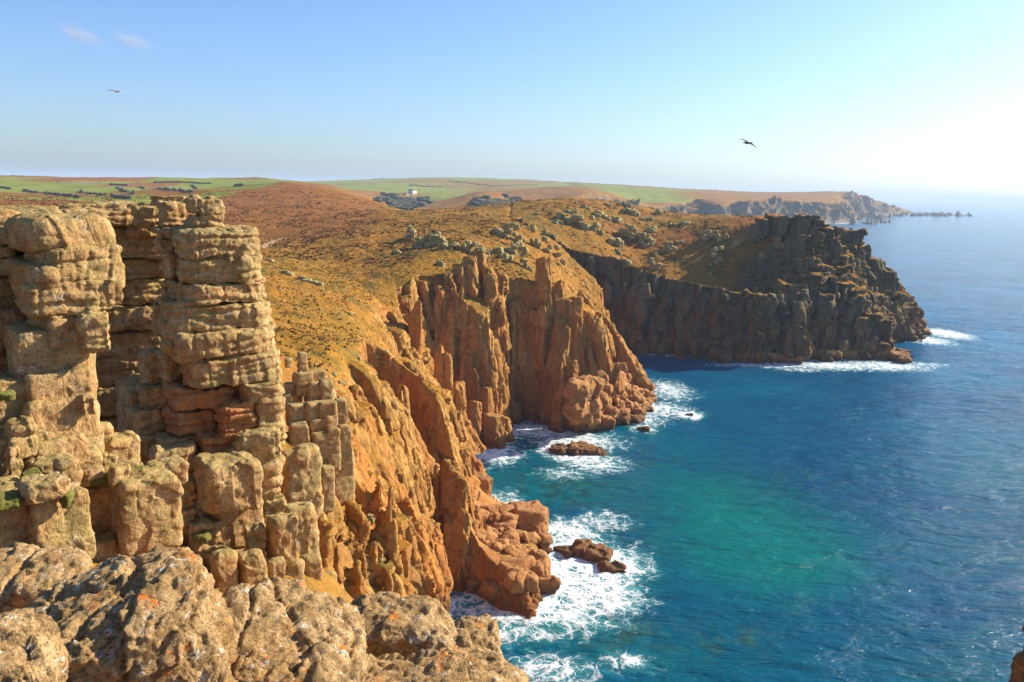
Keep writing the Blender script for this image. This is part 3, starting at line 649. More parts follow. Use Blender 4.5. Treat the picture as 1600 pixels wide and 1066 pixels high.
for s in BUT: pillar(near, s[0] - 1.5, s[1], s[2] + 1.5, s[3] + 12, y0=113, y1=150, off=rg.uniform(.3, 1.6), psi=rg.uniform(-.3, 0.) if s[0] < 650 else rg.uniform(.6, 1.), thick=rg.uniform(1, 1.5), p=15, jit=.16, chamf=5, taper=-rg.uniform(0, .2), rng=rg)
CRAG = [(500, 812, 520, 900), (516, 826, 540, 905), (533, 773, 552, 850), (548, 790, 574, 900), (560, 760, 580, 800), (580, 745, 602, 870), (598, 760, 622, 890), (609, 690, 630, 770), (622, 797, 640, 900), (636, 830, 654, 925), (570, 740, 590, 780),
 (596, 700, 612, 745), (575, 850, 596, 900), (605, 870, 628, 920), (626, 890, 648, 935), (640, 915, 662, 950), (650, 930, 690, 975), (556, 730, 572, 765), (490, 800, 506, 850), (520, 760, 536, 800), (538, 700, 560, 745), (545, 880, 572, 925), (590, 880, 612, 930), (502, 905, 537, 936), (640, 760, 652, 830),
 (485, 850, 503, 910), (560, 690, 580, 722), (530, 660, 552, 700), (585, 660, 606, 700), (603, 640, 622, 690), (622, 600, 640, 660), (640, 630, 656, 690)]
for s in CRAG: pillar(near, s[0] - 1, s[1], s[2] + 1, s[3] + 8, y0=35, y1=125, off=rg.uniform(.1, .7), psi=rg.uniform(.5, .95), thick=rg.uniform(.9, 1.3), p=14, jit=.18, chamf=5, taper=-rg.uniform(0, .25), rng=rg)
def fill(pl, box, sp, hts, wds, n_max=600, yaw=-.45, emb=.0, p=16, zmin=-1, gmin=1.2):
    """stand joint-bounded columns all over the steep ground of a plan rectangle"""
    x0, x1, y0, y1 = box; gx, gy = np.meshgrid(np.arange(x0, x1, sp), np.arange(y0, y1, sp)); x = gx.ravel() + rg.uniform(-.4, .4, gx.size) * sp; y = gy.ravel() + rg.uniform(-.4, .4, gx.size) * sp
    z, e, d, st = land(x, y); zx = land(x + 1., y)[0]; zy = land(x, y + 1.)[0]
    gxx, gyy = z - zx, z - zy; g = np.hypot(gxx, gyy)
    ok = (g > gmin) & (z > zmin) & (z < e + 1)
    ok &= (gxx * -x + gyy * -y) > -.35 * g * np.hypot(x, y)          # the far side of the headlands is never in view
    ok &= (e > 9) & ~((x > -25) & (x < -13) & (y > 115) & (y < 134))
    idx = np.nonzero(ok)[0]; rg.shuffle(idx)
    for k in idx[:n_max]:
        nx, ny = gxx[k] / g[k], gyy[k] / g[k]; hz = rg.uniform(*hts); hw = rg.uniform(*wds) * sp
        sl = 1 / max(g[k], 1.2); lx, ly = -nx * sl * .8, -ny * sl * .8
        yw = yaw + rg.normal(0, .15); cy, sy = math.cos(-yw), math.sin(-yw); ln = (cy * lx - sy * ly, sy * lx + cy * ly)
        zc = z[k] - hz * rg.uniform(.75, 1.05)
        cxx = x[k] + nx * (z[k] - zc) * sl + nx * hw * emb; cyy = y[k] + ny * (z[k] - zc) * sl + ny * hw * emb
        pl.add(rock((cxx, cyy, zc), (hw, hw * rg.uniform(.6, 1.5), hz), yaw=yw, res=max(.5, hw / 3), p=p, jit=.16, chamf=5, taper=-rg.uniform(0, .25), lean=ln, rng=rg, extra=[((rg.uniform(-1, 1.), rg.uniform(-1, .5), rg.uniform(.25, .7)), rg.uniform(.6, .8))]))
    print('fill', len(idx)); return pl
head = Pile()
fill(mid, (-50, 62, 152, 275), 4.2, (4, 12), (.35, .6), 400)
fill(near, (-40, 12, 60, 128), 3.0, (2, 6), (.3, .6), 400, gmin=1.6)
fill(head, (0, 215, 285, 395), 5.0, (3, 10), (.35, .65), 600, yaw=-.7)
HEADP = [(1176, 342, 1200, 372, 322), (1196, 338, 1226, 370, 323), (1222, 340, 1246, 372, 323), (1240, 336, 1262, 372, 322), (1258, 338, 1286, 366, 322), (1268, 337, 1285, 372, 321),
 (1271, 362, 1289, 425, 318), (1281, 357, 1303, 399, 319), (1292, 372, 1314, 433, 317), (1305, 399, 1326, 451, 315), (1296, 356, 1322, 388, 352), (1316, 360, 1344, 386, 352), (1318, 384, 1350, 440, 350), (1345, 405, 1374, 446, 352), (1363, 425, 1397, 478, 352), (1340, 430, 1370, 500, 346), (1385, 459, 1412, 515, 354), (1405, 480, 1428, 522, 356), (1415, 501, 1444, 524, 358),
 (1262, 446, 1284, 535, 309), (1280, 440, 1300, 525, 308), (1298, 446, 1326, 482, 312), (1320, 467, 1338, 556, 308), (1336, 493, 1373, 552, 308), (1334, 462, 1357, 504, 312), (1276, 525, 1326, 562, 304), (1357, 530, 1391, 556, 305), (1391, 548, 1423, 566, 303), (1242, 446, 1258, 500, 312), (1160, 488, 1182, 545, 308), (1182, 494, 1206, 550, 308), (1225, 450, 1246, 555, 308), (1206, 470, 1228, 556, 309), (1140, 470, 1160, 550, 309), (1250, 380, 1276, 450, 318), (1228, 385, 1252, 450, 319), (1290, 480, 1322, 530, 309)]
for s in HEADP: pillar(head, *s[:4], Y=s[4], psi=rg.uniform(.75, 1.1), thick=rg.uniform(1., 1.5), p=18, jit=.16, chamf=5, taper=-rg.uniform(0, .2), rng=rg)
# crags all over the seaward slope of the far headland, from crest to water
for k in range(260):
    u = rg.uniform(1150, 1400); top = np.interp(u, [1150, 1180, 1285, 1300, 1340, 1400], [450, 362, 345, 372, 380, 470]); v = top + (558 - top) * rg.uniform(0.0, .95)
    if u < 1215 and v < 470 and rg.rand() < .75: continue
    c = hit(u, v, 250, 600, 500); hw = rg.uniform(1.2, 3.4); hh = rg.uniform(2., 6.)
    head.add(rock((c[0], c[1] + hw * .4, c[2] - hh * .25), (hw, hw * rg.uniform(.7, 1.2), hh), yaw=-.7 + rg.normal(0, .2), res=1., p=14, jit=.2, chamf=5, taper=-rg.uniform(0, .3), rng=rg))
fuse('cliff_near', BOXES[0], .3, .17, near, M_GROUND, .36, 2.4, 'near slope of broken orange crags above the surf', hz=.15, sth=(.66, .45))
fuse('cliff_middle', BOXES[1], .4, .25, mid, M_GROUND, .58, 4.0, 'orange granite cliff of tall pillars on the middle headland', hz=.14)
fuse('cliff_headland', BOXES[2], .6, .42, head, M_GROUNDH, 2.1, 5.0, 'dark craggy granite headland with grassy top', hz=.3)
fuse('far_cliffs', FARBOX, 9., 5.5, Pile(), M_GROUND, 13., 42., 'distant rugged cliffs running out to a low point', hz=.5, mg=60., S=9.)
# ------------------------------------------------------------------ the two granite towers, the stack and the loose rocks in front
def blocks(name, label, cat, specs, mat, amp, fr, base, bands=.6, fac=.35, part='block', group=None, **kw):
    root = tag(empty(name, base), label, cat, group)
    for s in specs:
        k = dict(kw); k['psi'] = k['psi'] + rg.normal(0, .09); s = list(s); extra = s.pop() if isinstance(s[-1], dict) else {}
        m = extra.get('mat', mat); k.update({a: b for a, b in extra.items() if a not in ('mat', 'amp', 'name', 'label', 'bands', 'fac', 'fr')})
        P, N, Fc = pspec(*s[:5], thick=s[5] if len(s) > 5 else .8, rng=rg, **k)
        V = weather(P, N, extra.get('amp', amp), extra.get('fr', fr), bands=extra.get('bands', bands), fac=extra.get('fac', fac), seed=rg.randint(99))
        o = new_mesh(extra.get('name', part), V - np.array(base), Fc, m, root)
        if 'label' in extra: o['label'] = extra['label']
    return root
RED = dict(mat=M_STAIN, fr=2.2, amp=.10)
PSI = .26
CF = dict(extra=[((.80, -.60, .0), .80), ((-.7, -.7, .1), .88)])          # courses whose right front corner is worn to a second face
CR = dict(RED, **CF)
T2 = [  # central tower: photo rectangle, depth, thickness
 (100, 317, 214, 337, 27.5, .6), (94, 328, 212, 356, 27, .6), (208, 321, 250, 354, 27, 1.), (238, 306, 306, 322, 28.5, .8), (247, 315, 292, 354, 26.6, 1.), (293, 310, 347, 337, 25.6, 1.), (293, 334, 348, 361, 25.6, 1.),
 (146, 354, 205, 379, 28, 1., dict(psi=0.)), (202, 352, 240, 372, 28, 1., dict(psi=-.2)), (236, 350, 310, 366, 27, 1.),
 (243, 357, 280, 376, 25.6, 1.2), (244, 372, 280, 398, 25.6, 1.2), (268, 360, 410, 406, 25, .9, CF), (300, 356, 408, 374, 25.8, .8, CF),
 (256, 397, 290, 440, 25.6, 1.2), (274, 401, 416, 446, 25, .9, CF),
 (250, 437, 276, 478, 25.6, 1.2), (268, 440, 425, 478, 24.9, .85, CF),
 (238, 474, 262, 528, 25.5, 1.2), (248, 475, 432, 520, 24.9, .85, CF), (246, 502, 350, 532, 24.6, .9, dict(CF, p=8)),
 (258, 515, 440, 562, 24.6, .8, CF), (250, 528, 330, 560, 24.5, .9, dict(p=7)),
 (219, 550, 258, 602, 25.2, 1.1), (250, 554, 286, 604, 25, 1.1), (278, 558, 446, 606, 24.6, .8, CF), (283, 560, 366, 604, 24.4, .9, dict(RED, p=8)),
 (200, 612, 220, 642, 24.9, 1.1), (217, 604, 262, 640, 24.8, 1.1), (256, 606, 376, 642, 24.4, .9, CR), (368, 600, 444, 634, 24.6, 1.1, CF),
 (202, 638, 256, 686, 24.5, 1.1), (258, 641, 338, 683, 24.2, 1., RED), (330, 632, 410, 682, 24.3, 1., CR), (392, 610, 448, 704, 24.9, 1.1, CF),
 (206, 682, 250, 722, 24.2, 1.1), (246, 684, 308, 722, 24.1, 1.1), (302, 681, 366, 726, 24, 1., RED), (358, 676, 442, 724, 24.2, 1., dict(bands=1.2, p=8)),
 (376, 716, 447, 784, 24.3, 1.2, CF), (400, 775, 450, 856, 24.4, 1.2), (232, 702, 306, 742, 23.3, .9),
 (314, 776, 418, 862, 23.4, 1., dict(bands=.3, p=8)), (380, 824, 416, 880, 22.8, 1.), (292, 820, 348, 880, 22.6, 1.), (273, 756, 306, 804, 23, 1.), (274, 800, 306, 834, 22.8, 1.),
]
WALL = []  # recessed shaded wall behind
v = 350.
while v < 700:
    h_ = rg.uniform(30, 58); WALL.append((118, v, 256, v + h_, 28.4 + rg.uniform(-.2, .2), .7, dict(psi=-.04, p=14, jit=.05))); v += h_ - 1.5
core = [(275, 376, 408, 720, 26.6, .7, dict(res=.12)), (300, 700, 440, 900, 25.6, .9, dict(res=.12)), (130, 365, 300, 760, 30.2, .9, dict(res=.15)), (240, 369, 404, 760, 30.6, .6, dict(res=.15)), (236, 358, 262, 760, 29.4, 1., dict(res=.15)), (190, 600, 300, 900, 26.3, .9, dict(res=.12))]  # inner cores; one unseen block behind is added to shade the recessed wall
b2 = at(300, 880, 25)
blocks('granite_tower', 'tall tower of rounded granite courses with red stains beside the golden slope', 'rock tower', T2 + WALL + core, M_NEAR, .075, 2.0, b2, psi=PSI, p=11, jit=.09, chamf=3, cut=.95, fac=.45, bands=1.5)

T1 = [  # left tower, nearer
 (-60, 328, 80, 364, 17.5, .8), (20, 338, 184, 398, 16.2, .9, dict(bands=.5, p=5, extra=[((.75, -.2, .65), .72), ((-.2, -.5, .8), .85)])), (-70, 360, 21, 388, 16, 1.), (-70, 384, 17, 408, 16, 1.), (-70, 404, 13, 434, 16, 1.), (16, 362, 56, 398, 16.9, 1.), (10, 396, 56, 430, 16.9, 1.),
 (48, 386, 186, 425, 16.1, .9), (28, 410, 189, 462, 16, .9), (40, 440, 174, 494, 15.9, .9), (163, 436, 191, 476, 15.7, 1.), (-70, 430, 60, 494, 16.6, 1.),
 (50, 488, 150, 560, 15.9, 1.), (124, 492, 169, 556, 15.8, 1.2), (-70, 488, 62, 600, 16, 1., dict(mat=M_STAIN)), (22, 515, 130, 590, 15.7, 1., dict(bands=.12, p=16)),
 (28, 582, 131, 636, 15.5, 1., dict(bands=.12, p=16)), (24, 628, 133, 696, 15.3, 1., dict(bands=.12, p=16)), (42, 688, 130, 734, 15.2, 1., dict(bands=.12, p=16)), (126, 620, 147, 652, 15.6, 1.),
 (-70, 596, 34, 710, 14.8, 1.), (10, 660, 52, 720, 14.6, 1.), (-70, 690, 20, 800, 14.2, 1.), (12, 700, 35, 785, 14.3, 1.), (40, 722, 112, 764, 14.6, 1.), (90, 722, 124, 772, 14.4, 1.),
 (32, 776, 132, 890, 13.8, 1., dict(bands=.12, p=16)), (-80, 780, 45, 880, 13.2, 1.), (-60, 395, 140, 860, 17.4, .6, dict(res=.15))]
b1 = at(60, 800, 15)
blocks('granite_tower', 'leftmost granite tower with domed cap and pale square-cut pillar below', 'rock tower', T1, M_NEAR, .05, 2.8, b1, psi=PSI + .1, p=8, jit=.08, chamf=3, cut=.95, bands=1.3, fac=.4)

CAST = [(465, 552, 481, 571, 48), (464, 568, 482, 588, 48), (456, 584, 489, 603, 47.5), (481, 580, 509, 599, 48.2), (443, 599, 461, 621, 47.5), (460, 601, 483, 619, 47.6), (466, 616, 482, 636, 48), (480, 598, 502, 635, 47.6), (498, 596, 521, 633, 47.8),
 (446, 632, 476, 668, 46.5), (474, 631, 506, 660, 46.8), (495, 629, 529, 654, 47), (481, 655, 510, 684, 46.6), (504, 650, 529, 677, 46.9), (520, 624, 543, 672, 47.4), (450, 664, 485, 718, 45.5), (484, 678, 516, 730, 46), (508, 672, 532, 738, 46.3), (526, 668, 552, 746, 46.8), (456, 606, 530, 700, 48.5), (444, 700, 560, 800, 47.5), (440, 616, 456, 640, 47), (444, 560, 456, 576, 52),
 (460, 712, 480, 770, 44.5), (476, 722, 500, 790, 44.6), (498, 730, 524, 800, 45)]
blocks('rock_stack', 'castle-like stack of small granite blocks crowned by an upright pinnacle', 'rock stack', CAST, M_NEAR, .055, 1.5, at(495, 730, 46), psi=.3, p=11, jit=.12, chamf=3, cut=.92, fac=.4, bands=.5)

def boulder(name, label, spec, mat, amp, fr, cat='boulder', group=None, **k):
    a = dict(bands=k.pop('bands', .15), fac=k.pop('fac', .5), pits=k.pop('pits', 0.)); k.setdefault('psi', .3); k.setdefault('rng', rg)
    P, N, Fc = pspec(*spec[:5], thick=spec[5] if len(spec) > 5 else .9, **k)
    V = weather(P, N, amp, fr, seed=rg.randint(99), **a); c = P.mean(0)
    o = new_mesh(name, V - c, Fc, mat); o.location = Vector(c)
    return tag(o, label, cat, group)
G = 'loose boulders in the cleft between the towers'
for s, l in [((137, 666, 176, 710, 19.5), 'upright boulder perched highest in the cleft between the towers'), ((108, 708, 160, 762, 17.5), 'leaning wedge boulder at the left of the cleft'), ((158, 686, 218, 738, 19.5), 'broad brown boulder at the back of the cleft'),
             ((155, 712, 178, 740, 18), 'small dark boulder squeezed between the wedge and the broad boulder'), ((170, 732, 200, 762, 17.6), 'small pale finger-like rock lying on the mossy patch'), ((195, 724, 225, 758, 18.6), 'rounded boulder beside the moss above the big square block'), ((36, 756, 104, 786, 13.4), 'flat dark slab lying below the pale pillar'),
             ((228, 728, 292, 764, 20.5), 'knobbly pale boulder wedged above the big square block')]:
    boulder('boulder', l, (*s, .9), M_NEAR, .05, 3., group=G, p=9, chamf=5, jit=.2)
boulder('boulder', 'big square brown block standing below the mossy cleft', (176, 756, 279, 868, 17.5, .9), M_NEAR, .06, 1.8, psi=.28, p=11, chamf=2, cut=.95, pits=.8)
boulder('boulder', 'narrow brown block left of the big square block', (112, 762, 178, 856, 17.8, .9), M_NEAR, .06, 2., psi=.25, p=12, chamf=2)
boulder('boulder', 'small block wedged under the narrow brown block', (134, 848, 184, 890, 17.2, .9), M_NEAR, .05, 2., psi=.3)
boulder('boulder', 'big blunt block with hollowed side under the central tower', (308, 724, 408, 800, 22.8, 1.), M_NEAR, .08, 1.8, psi=.3, p=12, chamf=2, pits=.8)
boulder('boulder', 'hunched dark boulder at the right foot of the central tower', (417, 812, 464, 884, 23, 1.), M_NEAR, .08, 2.)
boulder('boulder', 'massive rounded grey-green slab hanging right of the central tower', (436, 706, 506, 815, 33, .8), M_NEAR, .10, 1.2, p=8, chamf=4, psi=.35, bands=.3)
boulder('boulder', 'tall cracked slab below the rounded grey-green slab', (442, 795, 500, 905, 31, .8), M_NEAR, .12, 1.2, p=10, chamf=4, psi=.35)
for s, l in [((442, 880, 474, 950, 28), 'cracked block at the base of the tall slab'), ((470, 872, 504, 935, 29), 'rounded block right of the cracked base block'), ((498, 900, 530, 950, 31), 'low block at the foot of the slope crags'), ((330, 868, 372, 930, 21.5), 'small block half hidden behind the lichen slab'), ((372, 872, 420, 940, 21.8), 'split block behind the lichen slab'), ((415, 878, 448, 945, 22.5), 'narrow block behind the right end of the lichen slab')]:
    boulder('boulder', l, (*s, .9), M_NEAR, .07, 2., group='blocks at the base of the central tower', p=9, chamf=4)
boulder('boulder', 'flat stone tilted on top of the left tower', (42, 321, 60, 333, 19, .9), M_NEAR, .02, 3., p=10)
boulder('boulder', 'thin pale stone lying behind the left tower cap', (8, 322, 48, 334, 20, .9), M_NEAR, .02, 3., p=10)
boulder('boulder', 'wedge-shaped stone resting at the right end of the left tower top', (57, 322, 89, 337, 18.5, .9), M_NEAR, .02, 3., p=10)

# bright moss on ledges of the cleft
t = NT('moss'); n_ = t.noise(t.pos(), 22, 4, .7); t.set(t.b.inputs['Base Color'], t.mix(n_, (.09, .10, .015), (.22, .19, .025))); t.b.inputs['Roughness'].default_value = 1.; t.set(t.b.inputs['Normal'], t.bump(n_, .05)); M_MOSS = t.m
for s, l in [((178, 744, 232, 762, 17.9), 'green moss cushion on top of the big square block'), ((38, 742, 66, 756, 14), 'yellow moss cushion below the pale pillar'), ((0, 615, 22, 632, 14.4), 'green moss on the ledge at the left edge'), ((96, 768, 112, 800, 13.7), 'strip of moss beside the narrow brown block'), ((134, 664, 160, 680, 19.8), 'brown moss in the cleft above the upright boulder'), ((300, 838, 330, 850, 22.2), 'moss tuft at the foot of the hollowed block'), ((140, 745, 175, 762, 17.6), 'rusty moss between the small boulders'), ((-10, 780, 30, 800, 13), 'moss on the lowest ledge at the left edge')]:
    P, N, Fc = pspec(*s, thick=1.2, rng=rg, p=4, chamf=2, psi=0.); V = P + N * (.09 * fbm(P * 5, 4) - .02)[:, None]; c = V.mean(0)
    o = new_mesh('moss', V - c, Fc, M_MOSS); o.location = Vector(c); tag(o, l, 'moss')

# foreground crusted rocks, a few metres away; cracks = (plane normal, offset, width, depth)
def fg(name, label, uv, Y, h, yaw, tilt, cracks=(), **k):
    c = at(uv[0], uv[1], Y); a = dict(amp=k.pop('amp', .045), fr=k.pop('fr', 2.6), fac=k.pop('fac', .8), pits=k.pop('pits', .1), bands=k.pop('bands', .1)); mat = k.pop('mat', M_FORE)
    P, N, Fc = rock(c, h, yaw=yaw, tilt=tilt, res=k.pop('res', .02), rng=rg, **k)
    V = weather(P, N, a['amp'], a['fr'], fac=a['fac'], pits=a['pits'], bands=a['bands'], seed=rg.randint(99))
    q = P - c + .06 * np.stack([noise(P * 3 + s) for s in (1, 5, 9)], 1); D = .010 * fbm(P * 16, 3) + .012 * facet(P * 7, .8, 7) + .006 * facet(P * 19, .8, 8)
    for n_, o_, w_, d_ in cracks:
        n_ = np.array(n_, float); n_ /= np.linalg.norm(n_); D -= d_ * ss(w_, 0, np.abs(q @ n_ - o_))
    o = new_mesh(name, V + N * D[:, None] - c, Fc, mat); o.location = Vector(c); return tag(o, label, 'boulder')
fg('boulder', 'great crusted slab in the near centre split by diagonal cracks', (205, 1082), 6.2, (.92, .80, .98), .35, (1.6, -.24), cracks=[((.55, .2, -.8), -.42, .05, .07), ((.5, .3, -.85), -.10, .045, .06), ((.95, -.2, .35), .28, .05, .07), ((.9, .5, .3), -.3, .03, .04), ((.5, .2, -.8), -.75, .03, .04)], p=7, chamf=6, jit=.2, res=.017)
fg('boulder', 'broad low slab with orange lichen right of the great slab', (425, 1092), 7.0, (.72, .85, .90), .2, (1.5, .30), cracks=[((.4, .2, -.9), -.25, .05, .06), ((.9, .1, .3), .1, .04, .05), ((.4, .4, -.8), -.6, .04, .05)], p=8, chamf=6, jit=.2, res=.019)
fg('boulder', 'oval grey and orange boulder overlooking the sea', (618, 996), 8.6, (.66, .55, .37), .12, (1.2, .10), p=5, chamf=3, jit=.15)
fg('boulder', 'small orange-topped boulder at the brink', (738, 1012), 9.6, (.32, .4, .29), .3, (0, 0), p=6, chamf=3)
fg('boulder', 'low flat ledge along the bottom edge', (600, 1105), 7.2, (1.0, .6, .30), .1, (0, 0), p=9, chamf=3)
fg('boulder', 'flat slab under the oval boulder sloping to the sea', (725, 1090), 8.4, (.68, .6, .30), -.2, (1.5, .08), p=9, chamf=3)
fg('boulder', 'brown rounded boulder at the left edge below the tower', (30, 935), 11.5, (1.0, .8, .62), .3, (0, .1), cracks=[((.9, .1, .4), .35, .08, .08), ((.7, .1, .7), -.2, .05, .06)], p=6, chamf=3, res=.03)
fg('boulder', 'yellowish boulder in the bottom left corner', (0, 1062), 4.4, (.26, .30, .26), .3, (0, 0), p=6, chamf=3, res=.012)
fg('boulder', 'rock coloured dark as if shaded, poking in at the bottom right edge', (1700, 1056), 12, (1.0, .7, 1.0), .3, (1.5, .12), mat=rock_mat('granite_shadow_side', [(.16, .10, .05), (.20, .14, .06), (.10, .07, .035)], 1.5, (.12, .12, .05), .4, orange=0., white=0.), p=7, chamf=3, res=.03, amp=.1)  # darkened granite tones: the shade of its near side is put into the colour
# ------------------------------------------------------------------ boulders of the shore, skerries, tors
def stone(name, label, c, h, mat, cat='boulder', group=None, amp=.12, fr=.5, res=None, p=12, **k):
    c = np.array(c, float); dist = np.linalg.norm(c[:2]); res = res or 1.2 * dist / 804
    P, N, Fc = rock((0, 0, 0), h, res=res, p=p, chamf=k.pop('chamf', 6), jit=k.pop('jit', .3), rng=rg, cut=k.pop('cut', .8), **k)
    V = weather(P + c, N, amp, fr, fac=1.3, seed=0) - c
    o = new_mesh(name, V, Fc, mat); o.location = Vector(c); return tag(o, label, cat, group)
# spit below the buttress: (photo rectangle, depth, label)
SPIT = [((798, 800, 856, 878, 128), 'steep wedge boulder facing the surf at the end of the spit'), ((796, 798, 850, 832, 134), 'dark flat-topped rock highest at the tip of the spit'), ((749, 855, 797, 895, 119), 'big smooth tawny block in the middle of the spit'), ((756, 885, 850, 962, 111), 'huge sloping reddish slab at the foot of the spit'),
 ((731, 748, 774, 802, 142), 'cracked brown rock tucked behind the pale-topped pillar'), ((722, 908, 758, 938, 112), 'orange cube-shaped block standing in the surf'), ((700, 888, 726, 915, 116), 'rounded orange boulder at the buttress foot'), ((662, 905, 682, 930, 113), 'grey boulder in the dark inlet'), ((676, 918, 704, 945, 111), 'flat pale boulder awash in the inlet'),
 ((760, 822, 786, 862, 126), 'upright tawny boulder beside the buttress foot'), ((780, 830, 806, 860, 127), 'second upright tawny boulder next to the wedge'), ((738, 850, 756, 880, 120), 'narrow dark boulder left of the smooth tawny block'), ((790, 866, 838, 900, 117), 'ridged red rock between the smooth block and the surf'), ((828, 905, 872, 935, 112), 'low red ledge reaching into the foam'), ((800, 952, 836, 968, 108), 'small round rock at the tip of the sloping slab'), ((840, 840, 862, 862, 126), 'low dark rock washed by foam beside the wedge'), ((716, 830, 745, 880, 121), 'brown block leaning on the buttress'), ((800, 880, 860, 930, 113), 'broad brown slab above the low red ledge')]
for s, l in SPIT:
    boulder('boulder', l, (*s, .9), M_SHORE, .28, .5, group='rocks of the spit', p=14, jit=.3, chamf=7, cut=.8, psi=rg.uniform(-.1, .8), fac=.9)
for k in range(46):
    x_, y_ = rg.uniform(-7, 5.5), rg.uniform(109, 135); e_ = land(np.array([x_]), np.array([y_]))[0][0]
    if e_ < .2 or e_ > 15: continue
    r = rg.uniform(.6, 1.8); stone('boulder', ('large' if r > 1.3 else 'small') + ' broken reddish block ' + ('high on the spit against the buttress' if e_ > 7 else 'low on the spit near the foam'), (x_, y_, e_ + r * .15), (r, r * rg.uniform(.6, 1.), r * rg.uniform(.5, .9)), M_SHORE, group='broken blocks covering the spit', yaw=rg.uniform(0, 3), amp=.14, tilt=(rg.uniform(0, 3), rg.uniform(-.5, .5)), cut=.72, chamf=8)
for (u, v, r, h), l in zip(SK, ('long low skerry ringed with foam below the middle cliff', 'brown humped skerry off the spit', 'small dark skerry beside the humped skerry', 'rock awash at the edge of the boulder apron', 'outermost rock awash beyond the boulder apron')):
    c = sea(u, v); pl = Pile()
    for q in range(5 if r > 2.1 else 2):
        dx = rg.uniform(-.75, .75) * r; pl.add(rock((c[0] + dx, c[1] + rg.uniform(-.3, .3) * r - dx * .25, rg.uniform(-.2, .1) * h), (r * rg.uniform(.35, .6), r * rg.uniform(.3, .5), h * rg.uniform(.6, 1.)), yaw=rg.uniform(-.5, .5), res=.22, p=12, jit=.35, chamf=6, rng=rg))
    V0 = weather(np.concatenate(pl.V), np.concatenate(pl.N), .25, .7, fac=.9) - c
    o = new_mesh('skerry', V0, np.concatenate(pl.F), M_SHORE); o.location = Vector(c); tag(o, l, 'skerry')
# boulder apron at the corner of the middle cliff
GA = 'boulders heaped at the foot of the middle cliff'
n_ap = 0
for k in range(210):
    a = rg.uniform(0, 1); b_ = rg.uniform(0, 1) ** .8
    u = 893 + 125 * b_ + rg.uniform(-8, 8); vb = np.interp(u, [890, 930, 1000, 1025], [668, 672, 655, 632]); vt = np.interp(u, [890, 925, 950, 1000, 1025], [610, 590, 572, 600, 622])
    v = vt + (vb - vt) * a; zz = (1 - a) * np.interp(u, [893, 950, 1020], [16, 13, 2.0]) + .4
    c = sea(u, v, zz); r = rg.choice((.8, 1.2, 1.7, 2.3), p=(.4, .32, .2, .08)) * (1.15 - .3 * b_)
    stone('boulder', ('large' if r > 2 else 'middling' if r > 1.3 else 'small') + ' angular tawny boulder ' + ('high in the heap' if zz > 8 else 'halfway down the heap' if zz > 3.5 else 'low in the heap near the surf') + ' at the cliff corner', (c[0], c[1], zz), (r, r * rg.uniform(.7, 1.1), r * rg.uniform(.6, 1.)), M_SHORE, group=GA, yaw=rg.uniform(0, 3), amp=.2, tilt=(rg.uniform(0, 3), rg.uniform(-.7, .7)), cut=.68, chamf=9, p=18); n_ap += 1
for (u, v, r) in [(790, 668, 2.2), (806, 655, 1.6), (760, 690, 2.2), (715, 700, 1.8), (742, 695, 1.5), (780, 682, 1.8), (690, 700, 1.6), (880, 662, 1.6), (865, 668, 1.2), (875, 672, .8)]:
    c = sea(u, v, .6); stone('boulder', 'brown boulder at the waterline below the pillared cliff', c, (r, r * .8, r * .8), M_SHORE, group='boulders at the waterline below the pillared cliff', yaw=rg.uniform(0, 3))
# rocks along the foot of the far headland
for (u, v, r) in [(1190, 560, 3), (1215, 562, 2.4), (1238, 564, 2.2), (1160, 560, 2.), (1290, 558, 3), (1320, 556, 3.4), (1350, 552, 4.), (1380, 556, 3.4), (1402, 560, 2.6), (1412, 564, 1.8), (1345, 536, 2.2), (1400, 524, 3), (1425, 522, 2.6), (1440, 520, 2.2)]:
    c = sea(u, v, .8); stone('boulder', 'dark boulder at the waterline of the far headland', c, (r * 1.4, r, r * .8), M_SHORE, group='boulders at the waterline of the far headland', yaw=rg.uniform(-.4, .4), amp=.3, fr=.4)

# tors: heaps of weathered blocks standing on the turf; (u, v of the base centre, width px, height px, number of blocks)
def tor(u, v, w, h, n, label, group=None, mat=None, name='rock_outcrop'):
    c = hit(u, v, 60, 900); sc = c[1] / F; pl = Pile(); W, H = w * sc, h * sc
    n = max(n, 4)
    for q in range(n):
        fx = rg.uniform(-.5, .5) if n > 1 else 0.; top = (1 - (2 * abs(fx)) ** 1.6 * .6) * H
        bw = W / max(2.2, n ** .5) * rg.uniform(.6, 1.2) * (.8 if n > 1 else 1.1); bh = min(bw * rg.uniform(.5, 1.1), H * .55); zz = rg.uniform(0, 1) * max(top - bh, .1)
        if q < n * .3: zz *= .2
        x_, y_ = c[0] + fx * (W - bw), c[1] + rg.uniform(-.25, .25) * W * .6
        g = max(zat(x_, y_), 0.); pl.add(rock((x_, y_, g + zz * .85 - bh * .15), (bw * .55, bw * rg.uniform(.4, .6), bh * .6), yaw=rg.uniform(-.6, .6), res=max(.14, 1.2 * c[1] / 804), p=13, jit=.25, chamf=5, rng=rg))
    V0 = weather(np.concatenate(pl.V), np.concatenate(pl.N), .03 * W / max(n, 3) ** .4 + .09, .9, fac=.8, bands=.5) - c
    o = new_mesh(name, V0, np.concatenate(pl.F), mat or M_TOR); o.location = Vector(c); return tag(o, label, 'rock outcrop', group)
GT = 'granite outcrops on the headlands'
